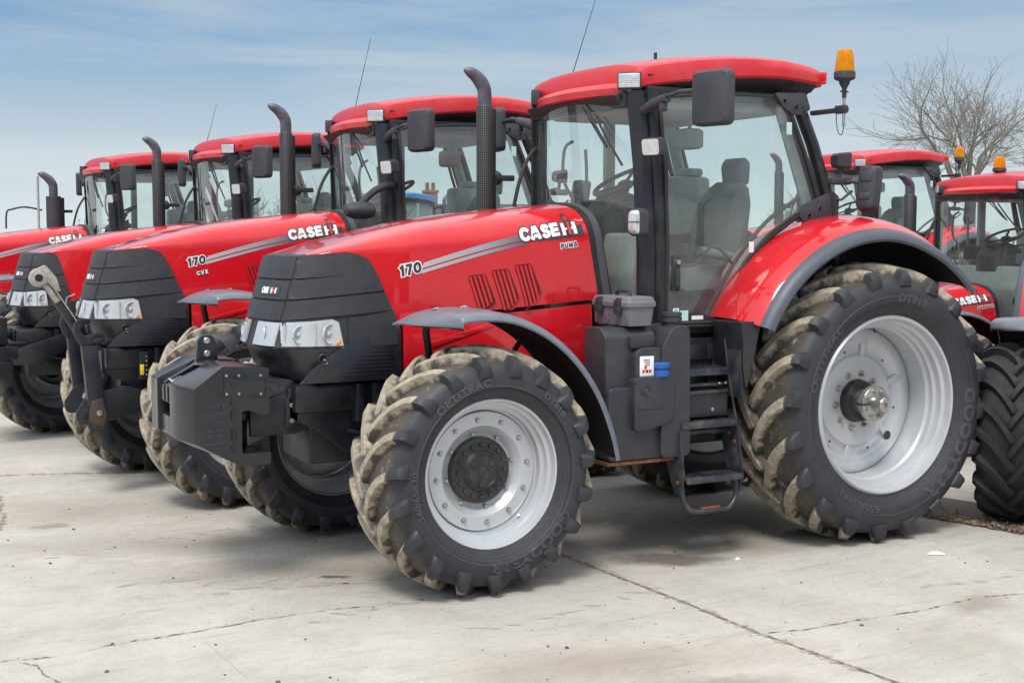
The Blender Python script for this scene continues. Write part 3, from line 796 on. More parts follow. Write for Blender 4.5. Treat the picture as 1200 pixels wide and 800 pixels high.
def ih_logo(mb, o, ang, h, off, k=1):
    """the IH mark: light H with a dotted red I through it on a dark plate; materials 0 white 1 dark 2 red"""
    O, ux, uy = rot2(o, ang)
    def W(sh, off_, mi): wrap(mb, place2d(sh, O, ux, uy), HB, off_, .003, mi, 'y', -1, .05)
    w = h*1.80
    W(rect2d(-.006, -.010, w*.80+.006, h+.010), off, 1)
    W(rect2d(w*.30-.006, h, w*.52+.006, h*1.62+.008), off, 1)
    W(rect2d(.004, .0, w*.20, h), off+.003, 0); W(rect2d(w*.62, .0, w*.80, h), off+.003, 0)
    W(rect2d(w*.20, h*.42, w*.62, h*.58), off+.0028, 0)
    W(rect2d(w*.30, -.002, w*.52, h*1.06), off+.0042, 1); W(rect2d(w*.345, -.000, w*.475, h*1.04), off+.006, 2); W(rect2d(w*.345, h*1.18, w*.475, h*1.48), off+.006, 2)
def lettering(what, number, series, below):
    mb = MB()   # 0 white, 1 dark, 2 red
    def T(s, o, ang, size, bold, off, mi, shear=0., sx=1.1, sp=1.):
        sh = text2d(s, size, bold, shear, sp); O, ux, uy = rot2(o, ang, sx)
        wrap(mb, place2d(sh, O, ux, uy), HB, off, .002, mi, 'y', -1, 0)
    def B(word, o, ang, h, m_out, m_in, g_, **kw):
        O, ux, uy = rot2(o, ang)
        for i, sh in enumerate(block(word, h, grow=g_, **kw)): wrap(mb, place2d(sh, O, ux, uy), HB, .0036+.00012*(i % 5), .002, m_out, 'y', -1, .12)
        for i, sh in enumerate(block(word, h, **kw)): wrap(mb, place2d(sh, O, ux, uy), HB, .0056+.00012*(i % 5), .002, m_in, 'y', -1, .12)
    if what == 'number': B(number, (-3.118, 1.763), 11, .066, 0, 1, .007, wt=.24, gap=.10, shear=.10, sx=.92)
    if what == 'brand': B('CASE', (-2.318, 1.965), 8, .082, 1, 0, .0065, wt=.29, gap=.03, sx=.98)
    if what == 'logo': ih_logo(mb, (-2.022, 2.004), 7, .076, .0045)
    if what == 'series': B(series, (-2.035, 1.922), 7, .031, 0, 1, .0045, wt=.22, gap=.14)
    if what == 'below': B(below, (-3.055, 1.695), 11, .032, 1, 0, .0035, wt=.22, gap=.14)
    return mb
def stripe():
    mb = MB()
    top = smoothpts([(-2.965, 1.845), (-2.73, 1.911), (-2.5, 1.969), (-2.28, 2.015)], 4)
    bot = smoothpts([(-2.985, 1.811), (-2.73, 1.878), (-2.5, 1.934), (-2.28, 1.979)], 4)
    wrap(mb, poly2d(top+bot[::-1]), HB, .002, .002, 0, 'y', -1, .08)
    t2 = [(x, z-.010) for x, z in bot]; b2 = [(x, z-.030) for x, z in bot]
    wrap(mb, poly2d(t2+b2[::-1]), HB, .002, .002, 0, 'y', -1, .08)
    wrap(mb, poly2d([(-1.92, 2.012), (-1.862, 2.018), (-1.875, 2.075), (-1.92, 2.07)]), HB, .003, .002, 1, 'y', -1, .08)
    wrap(mb, poly2d([(-2.2, 1.969), (-1.86, 2.004), (-1.862, 2.012), (-2.2, 1.977)]), HB, .003, .002, 1, 'y', -1, .08)
    return mb
VENTS = [[(-2.685, 1.765), (-2.565, 1.775), (-2.492, 1.60), (-2.53, 1.565), (-2.613, 1.552)],
         [(-2.525, 1.795), (-2.405, 1.805), (-2.332, 1.625), (-2.372, 1.570), (-2.443, 1.545)],
         [(-2.365, 1.825), (-2.250, 1.835), (-2.178, 1.660), (-2.222, 1.600), (-2.285, 1.558)]]
def vent(V, s):
    mb = MB()
    o = rounded(V, .018, 3)
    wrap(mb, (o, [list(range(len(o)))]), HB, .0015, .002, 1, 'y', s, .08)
    sl = Vector((V[4][0]-V[0][0], V[4][1]-V[0][1])); wd = Vector((V[1][0]-V[0][0], V[1][1]-V[0][1]))
    for i in range(4):
        a = (i+.10)/4; b_ = (i+.62)/4
        def end(t): return min(1., .97 if t < .35 else .97-(t-.35)*.32)
        p0 = Vector(V[0])+wd*a+sl*.03; p1 = Vector(V[0])+wd*b_+sl*.03
        p2 = Vector(V[0])+wd*b_+sl*end(b_); p3 = Vector(V[0])+wd*a+sl*end(a)
        wrap(mb, poly2d([tuple(p0), tuple(p1), tuple(p2), tuple(p3)]), HB, .008, .008, 0, 'y', s, .08)
    wrap(mb, poly2d([(V[3][0]-.07, V[4][1]-.006), (V[3][0], V[3][1]-.004), (V[2][0]+.002, V[2][1]-.004), (V[2][0]+.006, V[2][1]+.004), (V[3][0]+.004, V[3][1]-.009), (V[3][0]-.07, V[4][1]-.011)]), HB, .007, .007, 0, 'y', s, .08)
    return mb
def nose_badge():
    mb = MB()
    wrap(mb, rect2d(-.245, 1.663, .0, 1.712), HB, .022, .008, 1, 'x', -1, .05)
    def T(s, y, size, mi, off):
        vs, fs = text2d(s, size, .0035, .1)
        wrap(mb, ([(-( -y-u*1.0), 1.673+w) if False else (y-u, 1.673+w) for u, w in vs], fs), HB, off, .003, mi, 'x', -1, 0)
    T('CASE', -.012, .043, 0, .026); 
    for a, b_, mi in ((-.150, -.164, 0), (-.200, -.214, 0), (-.175, -.189, 2)):
        wrap(mb, rect2d(min(a, b_), 1.672, max(a, b_), 1.703 if mi == 0 else 1.710), HB, .026+.001*mi, .003, mi, 'x', -1, 0)
    wrap(mb, rect2d(-.214, 1.684, -.150, 1.690), HB, .0255, .003, 0, 'x', -1, 0)
    return mb

# ------------------------------------------------------------------ chassis and lower body
def lower_panel(s):
    mb = MB()
    if True:
        y0, y1 = (-.455, -.425) if s < 0 else (.425, .455)
        mb.prism([(-3.10, 1.14), (-3.10, 1.492), (-2.6, 1.522), (-1.80, 1.578), (-1.78, 1.16)], y0, y1, 0, .012)
        # raised pressing on the panel
        mb.prism([(-2.98, 1.36), (-2.55, 1.47), (-2.50, 1.455), (-2.93, 1.33)], y0-.006 if s < 0 else y1-.02, y0+.02 if s < 0 else y1+.006, 0, .004)
    return mb
def nose_lower():
    mb = MB()
    # chin below the lamps, tucked in
    rings = []
    for z, w, xf in ((1.362, .455, -3.852), (1.33, .452, -3.850), (1.24, .435, -3.82), (1.165, .40, -3.765), (1.15, .36, -3.72)):
        r = []
        for y, x in ((-w, -3.14), (-w, -3.50), (-w*.95, -3.62), (-w*.80, xf+.09), (-w*.62, xf+.035), (0, xf), (w*.62, xf+.035), (w*.80, xf+.09), (w*.95, -3.62), (w, -3.50), (w, -3.14)):
            r.append((x, y, z))
        rings.append(r)
    mb.loft(rings)
    for s in (-1, 1):
        # arch-shaped cheek panel behind the chin
        arch = [(-3.74, 1.165)]+[(-3.74+.62*t, 1.165+.30*sin(pi/2*t)**.8) for t in [i/10 for i in range(1, 11)]]+[(-3.11, 1.165)]
        y = .466*s
        mb.prism(arch, min(y, y-.03*s), max(y, y-.03*s), 0, .006)
        for i in range(9):
            z = 1.20+.022*i; x0 = -3.52+.035*i
            mb.box(x0, -3.17, y-.003 if s < 0 else y-.001, y+.001 if s < 0 else y+.003, z, z+.006, 0, .001)
        mb.lathe([(s*.445, .0001), (s*.470, .030), (s*.462, .036), (s*.44, .036)], 24, 0, (-3.60, 0, 1.30))
        mb.lathe([(s*.44, .0001), (s*.476, .007), (s*.476, .0001)], 12, 1, (-3.60, 0, 1.30))
        mb.box(-3.70, -3.58, s*.447-.012, s*.447+.012, 1.197, 1.203, 1, .001)
    return mb
def engine_frame():
    mb = MB()
    mb.box(-3.62, -1.55, -.24, .24, .66, 1.10, 0, .03)
    mb.box(-3.10, -1.75, -.36, .36, 1.02, 1.50, 0, .05)
    mb.box(-3.74, -3.12, -.36, .36, .98, 1.15, 1, .03)             # axle support casting
    mb.prism([(-3.76, 1.13), (-3.15, 1.13), (-3.15, .80), (-3.40, .72), (-3.60, .88), (-3.76, .95)], -.30, -.22, 1, .012)
    mb.prism([(-3.76, 1.13), (-3.15, 1.13), (-3.15, .80), (-3.40, .72), (-3.60, .88), (-3.76, .95)], .22, .30, 1, .012)
    mb.box(-3.38, -3.33, -.41, -.33, .92, 1.15, 1, .008); mb.box(-3.28, -3.20, -.41, -.33, .86, 1.15, 1, .008)
    mb.box(-1.6, .35, -.28, .28, .58, 1.15, 0, .05)                # gearbox
    mb.lathe([(-.70, .13), (-.55, .16), (-.35, .19), (-.28, .28), (.28, .28), (.35, .19), (.55, .16), (.70, .13)], 28, 0, (0, 0, RR-.02))
    mb.box(-1.5, -.45, -.58, .58, .88, 1.26, 0, .04)
    mb.box(.2, .5, -.2, .2, .5, 1.1, 0, .03)
    # exhaust pipe elbow, hoses
    mb.tube([(-2.9, -.36, 1.1), (-2.6, -.40, .95), (-2.2, -.40, .9), (-1.7, -.36, .95)], .025, 8, 0)
    mb.tube([(-3.4, -.30, .86), (-3.2, -.33, .82), (-3.0, -.34, .86), (-2.7, -.32, .98)], .016, 8, 0)
    return mb
def front_axle():
    mb = MB()
    mb.prism([(-.70, .60), (-.55, .54), (-.25, .50), (0, .47), (.25, .50), (.55, .54), (.70, .60), (.70, .76), (.45, .74), (.20, .72), (-.20, .72), (-.45, .74), (-.70, .76)], -2.98, -2.78, 0, .03, axis='x')
    for s in (-1, 1):
        mb.lathe([(s*.62, .14), (s*.72, .19), (s*.86, .19)], 28, 0, (-2.88, 0, .687))
        mb.box(-2.98, -2.78, s*.66-.05, s*.66+.05, .45, .95, 0, .03)
        mb.tube([(-3.12, s*.66, .74), (-3.10, s*.18, .73)], .022, 10, 1)
        mb.tube([(-3.12, s*.64, .74), (-3.12, s*.66, .80)], .03, 8, 0)
        mb.tube([(-3.02, s*.50, .60), (-3.12, s*.62, .62)], .018, 8, 0)
    mb.tube([(-3.10, -.18, .73), (-3.10, .18, .73)], .045, 14, 0)
    return mb
def front_fender(s):
    """plastic fender: strip over the wheel with a rolled outer lip, tip sweeping inward"""
    top = MB()
    P = [(-3.25, 1.510), (-3.18, 1.550), (-3.08, 1.578), (-2.92, 1.590), (-2.74, 1.572), (-2.56, 1.505), (-2.40, 1.40), (-2.26, 1.26), (-2.14, 1.08), (-2.05, .86), (-2.01, .70)]
    P = smoothpts(P, 4); n = len(P)
    rings = []
    for i, (x, z) in enumerate(P):
        t = i/(n-1)
        cx, cz = -2.88, .69
        dx, dz = x-cx, z-cz; L = hypot(dx, dz); dx /= L; dz /= L
        # (offset along x skew, y, radial offset)
        ring = []
        skew = .22*max(0, 1-t/.22)
        for y, ro in ((-.62, -.03), (-.66, -.004), (-.72, .006), (-.86, .006), (-1.0, .0), (-1.085, -.004), (-1.135, -.012), (-1.155, -.026), (-1.162, -.046)):
            f = (-y-.62)/.54
            xx = x+skew*(f**3*.35+f*.55); ro2 = ro-.030*f*max(0, 1-t/.2)
            if ro2 < -.01: ro2 *= .30+.70*min(1, max(0, t-.02)/.16)
            ring.append((xx+dx*ro2, y, z+dz*ro2))
        inner = [(p[0]-dx*.010, p[1]+(.006 if j > 5 else 0), p[2]-dz*.010) for j, p in enumerate(ring)][::-1]
        rings.append(ring+inner)
    if s > 0: rings = [[(p[0], -p[1], p[2]) for p in r] for r in rings]
    top.loft(rings)
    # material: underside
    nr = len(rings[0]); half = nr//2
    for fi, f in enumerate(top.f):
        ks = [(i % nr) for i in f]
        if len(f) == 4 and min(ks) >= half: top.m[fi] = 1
    # stay and bolts
    for (x, z) in ((-3.05, 1.590), (-2.88, 1.597)):
        top.prism([(x-.03, z), (x, z+.012), (x+.03, z)], s*.80-.02, s*.80+.02, 2, .003)
    top.tube([(-3.06, s*.72, 1.565), (-3.05, s*.66, 1.45), (-2.98, s*.60, 1.15), (-2.92, s*.66, .92)], .022, 8, 3)
    top.tube([(-2.45, s*.72, 1.40), (-2.5, s*.62, 1.25), (-2.75, s*.60, 1.05)], .018, 8, 3)
    return top
def rear_fender(s):
    """red arched fender from the cab side out over the tyre"""
    mb = MB()
    prof = []
    # angle a from front-bottom (a=0 front, 90 top) ; radius crown
    tab_r = [(-8, 1.225), (20, 1.225), (45, 1.225), (70, 1.215), (90, 1.20), (110, 1.175), (130, 1.135), (150, 1.10)]
    angs = [27+i*(138-27)/36 for i in range(37)]
    rings = []; rings2 = []
    for a in angs:
        R = lerp(tab_r, a); c, s_ = cos(radians(a)), sin(radians(a))
        flat = max(0, 1-(a-27)/50)
        ring = []
        for y, ro in ((-.74, .005), (-.80, .010), (-.88, .008), (-.97, -.004), (-1.05, -.022), (-1.11, -.048), (-1.150, -.080)):
            ring.append((-(R+ro)*c, y, .93+(R+ro)*s_))
        inner = [(p[0]*.992, p[1]+.004, .93+(p[2]-.93)*.992) for p in ring][::-1]
        rings.append(ring+inner)
        fl = []
        for y, ro in ((-1.146, -.078), (-1.172, -.090), (-1.198, -.108), (-1.212, -.132), (-1.216, -.150)):
            k = max(.0, (a-110)/28)*.045
            fl.append((-(R+ro+k)*c, y, .93+(R+ro+k)*s_))
        inn = [(p[0]*.985, p[1]+.010, .93+(p[2]-.93)*.985) for p in fl][::-1]
        rings2.append(fl+inn)
    if s > 0: rings = [[(p[0], -p[1], p[2]) for p in r] for r in rings]; rings2 = [[(p[0], -p[1], p[2]) for p in r] for r in rings2]
    mb.loft(rings)
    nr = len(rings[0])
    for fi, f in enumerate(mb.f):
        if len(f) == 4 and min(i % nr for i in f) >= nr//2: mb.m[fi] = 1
    f2 = MB(); f2.loft(rings2)
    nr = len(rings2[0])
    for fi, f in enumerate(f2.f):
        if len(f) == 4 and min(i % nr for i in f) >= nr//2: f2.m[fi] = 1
    # black mudguard extension under the red part
    f2.prism([(-1.14, 1.475), (-.98, 1.475), (-1.02, 1.30), (-1.09, 1.05), (-1.12, 1.20), (-1.12, 1.36)], *sorted((s*.83, s*1.12)), 1, .006)
    f2.prism([(-1.13, 1.30), (-1.10, 1.30), (-1.09, 1.02), (-1.11, 1.0)], *sorted((s*.95, s*1.10)), 2, .004)
    # inner mudguard wall between cab and tyre
    wall = [(-1.12, 1.05)]+[(-1.16*cos(radians(a)), .93+1.16*sin(radians(a))) for a in range(15, 146, 8)]+[(.7, 1.2), (-.9, 1.0)]
    f2.prism(wall, *sorted((s*.715, s*.745)), 1, .003)
    return mb, f2

# ------------------------------------------------------------------ tank, steps, toolbox
def fuel_tank():
    mb = MB()
    # battery box (front, taller)
    mb.prism(rounded([(-.72, 1.02), (-.72, 1.455), (-.90, 1.455), (-.955, 1.41), (-.975, 1.02)], .04), -2.02, -1.66, 0, .022, axis='x', seg=3)
    mb.box(-1.86, -1.70, -.992, -.90, 1.33, 1.40, 1, .01)
    # lower moulded tank with sloping top, filler neck at the rear
    body = rounded([(-2.03, .66), (-2.03, 1.06), (-1.86, 1.10), (-1.855, 1.19), (-1.70, 1.20), (-1.69, 1.06), (-1.62, 1.04), (-1.60, .76), (-1.58, .66)], .035)
    mb.prism(rounded([(-2.02, .66), (-2.02, 1.10), (-1.62, 1.10), (-1.62, .66)], .04), -1.00, -.74, 0, .03, seg=3)
    mb.prism(rounded([(-1.845, .86), (-1.845, 1.30), (-1.80, 1.335), (-1.66, 1.335), (-1.66, .86)], .03), -1.02, -.5, 0, .02, seg=3)   # label panel
    mb.prism(rounded([(-1.865, .84), (-1.865, 1.155), (-1.80, 1.165), (-1.60, 1.155), (-1.575, 1.12), (-1.575, .90), (-1.66, .865), (-1.78, .84)], .03), -1.045, -.6, 0, .018, seg=3)
    mb.box(-1.84, -1.66, -1.049, -1.03, .965, .985, 1, .006)
    mb.lathe([(-1.047, .034), (-1.050, .030), (-1.046, .026), (-1.044, .0001)], 24, 1, (-1.785, 0, 1.085))
    neck = [(-1.53, -.93, .70), (-1.53, -.93, 1.15), (-1.525, -.94, 1.30), (-1.52, -.945, 1.36)]
    mb.prism(rounded([(-1.66, .66), (-1.66, 1.33), (-1.60, 1.43), (-1.55, 1.46), (-1.455, 1.46), (-1.45, 1.30), (-1.445, .66)], .04), -1.03, -.75, 0, .03, seg=4)
    mb.lathe([(1.40, .058), (1.475, .056), (1.478, .066), (1.505, .066), (1.507, .060), (1.513, .060), (1.515, .066), (1.535, .064), (1.54, .0001)], 28, 0, (-1.505, -.90, 0), axis='z')
    mb.box(-2.02, -1.46, -.99, -.72, .632, .655, 2, .004)            # rusty carrier
    return mb
def tank_label():
    mb = MB()
    mb.box(-1.815, -1.715, -1.0225, -1.018, 1.165, 1.285, 0, .001)
    for i in range(4): mb.box(-1.79+.004*i, -1.745, -1.024, -1.0226, 1.262-.011*i, 1.266-.011*i, 1, 0)
    for x, z, m_ in ((-1.79, 1.195, 2), (-1.765, 1.195, 1), (-1.742, 1.195, 2), (-1.775, 1.218, 2)):
        mb.box(x-.009, x+.009, -1.024, -1.0226, z-.009, z+.009, m_, 0)
    return mb
def tank_cap():
    mb = MB()
    mb.lathe([(1.155, .052), (1.160, .058), (1.195, .058), (1.198, .050), (1.206, .050), (1.210, .060), (1.236, .060), (1.244, .050), (1.246, .0001)], 32, 0, (-1.655, -1.0, 0), axis='z')
    for k in range(20):
        a = 2*pi*k/20; mb.box(.056, .0625, -.004, .004, 1.212, 1.236, 0, .001, Matrix.Translation((-1.655, -1.0, 0)) @ Matrix.Rotation(a, 4, 'Z'))
    return mb
def toolbox():
    b = MB()
    M = Matrix.Translation((-1.77, -.77, 1.460))
    b.loft([[(x, y, z) for x, y in rounded([(-hx, -hy), (hx, -hy), (hx, hy), (-hx, hy)], .025)] for hx, hy, z in ((.082, .185, 0), (.086, .190, .004), (.096, .203, .120))], mt=M)
    for y in (-.19, -.07, .03, .15): b.box(-.094, -.088, y, y+.03, .01, .118, 0, .003, M)
    lid = MB()
    lid.loft([[(x, y, z) for x, y in rounded([(-hx, -hy), (hx, -hy), (hx, hy), (-hx, hy)], .028)] for hx, hy, z in ((.106, .212, .118), (.107, .213, .142), (.100, .207, .150), (.096, .203, .168), (.086, .19, .178))], mt=M)
    h = MB()
    h.tube([M @ Vector(p) for p in ((.0, -.075, .172), (0, -.070, .200), (0, -.055, .208), (0, .055, .208), (0, .070, .200), (0, .075, .172))], .010, 8, flat=1.3)
    for k in range(9): h.box(-.012, .012, -.048+.011*k, -.043+.011*k, .198, .219, 0, .002, M)
    las = []
    for y in (-.105, .105):
        la = MB(); las.append(la)
        la.box(-.121, -.104, y-.032, y+.032, .118, .160, 0, .004, M); la.box(-.124, -.096, y-.030, y+.030, .075, .120, 0, .005, M)
        la.box(-.110, -.09, y-.024, y+.024, .155, .170, 0, .004, M)
    return b, lid, h, las
def steps():
    mb = MB()
    # backing plates with tread slots
    mb.prism([(-1.50, .70), (-1.50, 1.36), (-1.12, 1.36), (-1.08, .70)], -.80, -.78, 0, .004)
    for z in (.74, 1.05, 1.22):
        for x in (-1.46, -1.30, -1.16): mb.box(x, x+.13, -.815, -.80, z, z+.10, 0, .01)
    for z, y0, x0, x1 in ((1.185, -1.00, -1.49, -1.14), (.865, -1.03, -1.52, -1.10)):
        mb.box(x0, x1, y0, -.80, z-.018, z, 1, .005); mb.box(x0, x1, y0-.012, y0+.012, z-.042, z+.004, 1, .008)
        for i in range(9): mb.box(x0+.02+.04*i, x0+.035+.04*i, y0+.02, -.82, z, z+.005, 1, .001)
    mb.box(-1.50, -1.13, -.985, -.965, .885, 1.035, 0, .004); mb.box(-1.50, -1.13, -.99, -.96, 1.03, 1.05, 1, .003)
    mb.box(-1.50, -1.13, -.975, -.955, 1.075, 1.095, 1, .003)
    for x in (-1.47, -1.25): mb.bolt((x, -.985, .93), .012, .01, mi=2); 
    for x in (-1.47, -1.20, -1.15): mb.bolt((x, -.985, 1.09), .009, .01, mi=2)
    mb.box(-1.50, -1.10, -.95, -.93, .775, .80, 1, .003)
    # side stringers
    mb.tube([(-1.14, -.96, 1.36), (-1.12, -.99, 1.1), (-1.085, -1.02, .84)], .008, 6, 1)
    mb.tube([(-1.50, -.96, 1.33), (-1.51, -1.0, .84)], .008, 6, 1)
    for x, a in ((-1.53, 1), (-1.085, -1)):
        mb.prism([(-1.04, .82), (-.86, .82), (-.88, .70), (-.95, .50), (-.99, .42), (-1.06, .42), (-1.09, .55)], x-.005, x+.005, 3, .003, axis='x')
        mb.bolt((x-.012, -.95, .77), .014, .024, (1, 0, 0), 4); mb.bolt((x-.012, -1.01, .72), .014, .024, (1, 0, 0), 4)
        mb.bolt((x-.012, -1.03, .50), .014, .024, (1, 0, 0), 4)
    mb.box(-1.525, -1.09, -1.10, -.93, .520, .532, 1, .004); mb.box(-1.525, -1.09, -1.112, -1.092, .497, .538, 1, .008)
    for i in range(10): mb.box(-1.505+.04*i, -1.49+.04*i, -1.08, -.95, .532, .538, 1, .001)
    mb.tube(smoothpts([(-1.515, -1.04, .50), (-1.51, -1.05, .40), (-1.47, -1.06, .335), (-1.40, -1.06, .315), (-1.22, -1.06, .315), (-1.15, -1.06, .335), (-1.105, -1.05, .40), (-1.10, -1.04, .50)], 4), .017, 10, 1)
    mb.box(-1.38, -1.24, -1.075, -1.045, .328, .338, 4, .003)
    return mb

# ------------------------------------------------------------------ cab
def cab_frame():
    mb = MB()
    def yb(z): return lerp([(1.40, .750), (2.2, .765), (2.90, .715)], z)
    for s in (-1, 1):
        # front posts: two-part section
        rg = []
        for z, dx, dy in ((1.34, 0, 0), (1.9, -.005, .008), (2.45, -.02, -.022), (2.90, -.045, -.065)):
            rg.append([(x+dx, s*(y+dy), z) for x, y in ((-1.600, .655), (-1.595, .690), (-1.560, .725), (-1.530, .735), (-1.522, .722), (-1.508, .724), (-1.500, .748), (-1.470, .768), (-1.440, .772), (-1.430, .750), (-1.450, .715), (-1.540, .665))])
        mb.loft(rg)
        # rear posts, lean backwards towards the bottom
        mb.tube([(-.03, s*.740, 1.35), (-.06, s*.755, 1.8), (-.14, s*.765, 2.2), (-.27, s*.745, 2.6), (-.40, s*.705, 2.93)], [.055, .055, .050, .045, .045], 8, 0, flat=.9)
        mb.tube([(-.24, s*.782, 2.22), (-.36, s*.765, 2.55), (-.49, s*.722, 2.90)], .018, 8, 1)
        # sill and lower side
        y0, y1 = sorted((s*.60, s*.762))
        mb.box(-1.52, -1.02, y0, y1, 1.385, 1.450, 0, .012)
        mb.prism([(-1.54, 1.06), (-1.54, 1.40), (.0, 1.40), (.1, 1.1), (-.5, 1.02)], *sorted((s*.66, s*.70)), 0, .01)
        mb.box(-1.55, -.46, s*.66-.03, s*.66+.03, 2.86, 2.93, 0, .01)
        # corner gussets with bolts
        for pts, bl in (([( -.60, 2.925), (-.34, 2.935), (-.30, 2.83), (-.38, 2.79), (-.46, 2.795), (-.53, 2.84)], ((-.52, 2.875), (-.42, 2.84))),
                        ([(-.36, 2.06), (-.42, 2.13), (-.40, 2.20), (-.14, 2.30), (-.08, 2.26), (-.09, 2.12), (-.20, 2.07)], ((-.34, 2.135), (-.25, 2.18)))):
            ym = s*(.745 if pts[0][1] > 2.5 else .795)
            mb.prism(rounded(pts, .02), ym-.012, ym+.012, 3, .005)
            for (x, z) in bl: mb.lathe([(ym+s*.010, .018), (ym+s*.016, .014), (ym+s*.012, .008), (ym+s*.012, .0001)], 14, 0, (x, 0, z))
    mb.box(-.10, -.02, -.66, .66, 1.30, 1.42, 0, .01); mb.box(-.52, -.44, -.60, .60, 2.86, 2.94, 0, .01)
    mb.box(-1.60, -.05, -.66, .66, 1.10, 1.30, 0, .02)
    # front cross member under the windscreen and above it
    mb.box(-1.66, -1.58, -.60, .60, 2.80, 2.90, 0, .015)
    mb.box(-1.64, -1.56, -.66, .66, 1.32, 1.42, 0, .015)
    return mb
def windscreen():
    mb = MB(); rings = []
    for z, x0, w in ((1.42, -1.545, .70), (1.8, -1.55, .715), (2.2, -1.56, .70), (2.5, -1.575, .675), (2.86, -1.60, .645)):
        rings.append([(x0-.10*(1-(i/8-1)**2)**.8 if abs(i/8-1) < 1 else x0, w*(i/8-1), z) for i in range(17)])
    mb.loft(rings, closed=False, cap=False)
    return mb
DOOR = [(-1.455, 1.455), (-1.455, 1.9), (-1.465, 2.4), (-1.485, 2.84), (-1.42, 2.865), (-1.0, 2.90), (-.55, 2.905), (-.505, 2.86), (-.40, 2.55), (-.285, 2.225), (-.31, 2.195), (-.46, 2.135), (-.66, 2.015), (-.83, 1.86), (-.95, 1.68), (-1.03, 1.52), (-1.055, 1.470), (-1.09, 1.452)]
def doory(x, z):
    t = lerp([(1.40, .765), (1.9, .785), (2.25, .790), (2.6, .765), (2.92, .715)], z)
    return t+.015*sin(pi*max(0, min(1, (x+1.5)/1.2)))
def door_glass(s):
    mb = MB(); b = bmesh.new()
    vs = [b.verts.new((x, z, 0)) for x, z in DOOR]; b.faces.new(vs)
    for k in range(-16, 0): bmesh.ops.bisect_plane(b, geom=b.verts[:]+b.edges[:]+b.faces[:], plane_co=(k*.1, 0, 0), plane_no=(1, 0, 0))
    for k in range(14, 30): bmesh.ops.bisect_plane(b, geom=b.verts[:]+b.edges[:]+b.faces[:], plane_co=(0, k*.1, 0), plane_no=(0, 1, 0))
    for v in b.verts: x, z = v.co.x, v.co.y; v.co = (x, s*doory(x, z), z)
    return mb.bm(b)
def door_seal(s):
    mb = MB()
    P = [(x, s*(doory(x, z)-.004), z) for x, z in DOOR]
    mb.tube(P+[P[0]], .013, 8, 0, cap=False)
    # thick lower rear frame that follows the fender
    L = [(-.30, 2.205), (-.46, 2.120), (-.66, 2.0), (-.83, 1.845), (-.955, 1.665), (-1.035, 1.50), (-1.07, 1.44), (-1.46, 1.44)]
    mb.tube([(x, s*(doory(x, z)-.016), z-.006) for x, z in L], .024, 8, 0)
    return mb
def door_trim(s):
    """grab bar inside the door, handle, hinge discs"""
    mb = MB()
    mb.tube(smoothpts([(-.36, s*.72, 2.25), (-.62, s*.72, 2.10), (-.86, s*.72, 1.86), (-1.03, s*.72, 1.62), (-1.10, s*.72, 1.50)], 4), .014, 8)
    mb.lathe([(s*.70, .022), (s*.745, .024), (s*.75, .0001)], 16, 0, (-1.10, 0, 1.50))
    mb.tube(smoothpts([(-1.40, s*.74, 1.82), (-1.20, s*.72, 1.82), (-1.08, s*.72, 1.93), (-.98, s*.72, 1.90), (-.90, s*.72, 1.82)], 3), .011, 8)
    return mb
def door_handle(s):
    mb = MB(); y = s*.80
    mb.box(-1.425, -1.365, min(y, y-s*.02), max(y, y-s*.02), 1.66, 1.88, 0, .012)
    mb.box(-1.415, -1.380, min(y, y+s*.025), max(y, y+s*.025), 1.68, 1.80, 0, .010)
    mb.lathe([(y, .016), (y+s*.022, .015), (y+s*.024, .0001)], 16, 1, (-1.395, 0, 1.84))
    return mb
def rear_window():
    mb = MB()
    mb.add([(-.05, -.66, 1.42), (-.05, .66, 1.42), (-.16, .68, 2.2), (-.16, -.68, 2.2), (-.39, .63, 2.88), (-.39, -.63, 2.88)], [[0, 1, 2, 3], [3, 2, 4, 5]])
    for s in (-1, 1):
        mb.add([(-.27, s*.775, 2.22), (-.18, s*.765, 2.22), (-.42, s*.71, 2.90), (-.49, s*.72, 2.90)], [[0, 1, 2, 3]])
    return mb
STK = [(-1.405, -1.36, 1.475, 1.55, 0), (-1.355, -1.29, 1.470, 1.535, 1), (-1.265, -1.175, 1.475, 1.500, 0), (-.835, -.795, 1.895, 1.965, 0), (-.505, -.46, 2.66, 2.74, 1)]
def sticker(i):
    mb = MB(); x0, x1, z0, z1, mi = STK[i]; y = -doory((x0+x1)/2, (z0+z1)/2)-.004
    mb.add([(x0, y, z0), (x1, y, z0), (x1, y, z1), (x0, y, z1)], [[0, 1, 2, 3]], mi)
    if i == 0:
        for z in (1.53, 1.493):
            mb.add([(-1.3825+.013*cos(t*pi/8), y-.001, z+.014*sin(t*pi/8)) for t in range(16)], [list(range(16))], 2)
            mb.add([(-1.3825+.006*cos(t*pi/8), y-.002, z+.008*sin(t*pi/8)) for t in range(16)], [list(range(16))], 0)
    return mb
def rz(x):   # near-side roof edge: half width, lower z, upper z
    return (lerp([(-1.80, .50), (-1.70, .60), (-1.60, .665), (-1.3, .745), (-1.0, .775), (-.6, .785), (-.35, .768), (-.20, .735), (-.12, .66)], x),
            lerp([(-1.60, 2.915), (-1.25, 2.972), (-.9, 3.005), (-.6, 3.020), (-.3, 3.005), (-.12, 2.995)], x),
            lerp([(-1.60, 3.045), (-1.25, 3.105), (-.9, 3.135), (-.6, 3.14), (-.3, 3.115), (-.12, 3.075)], x))
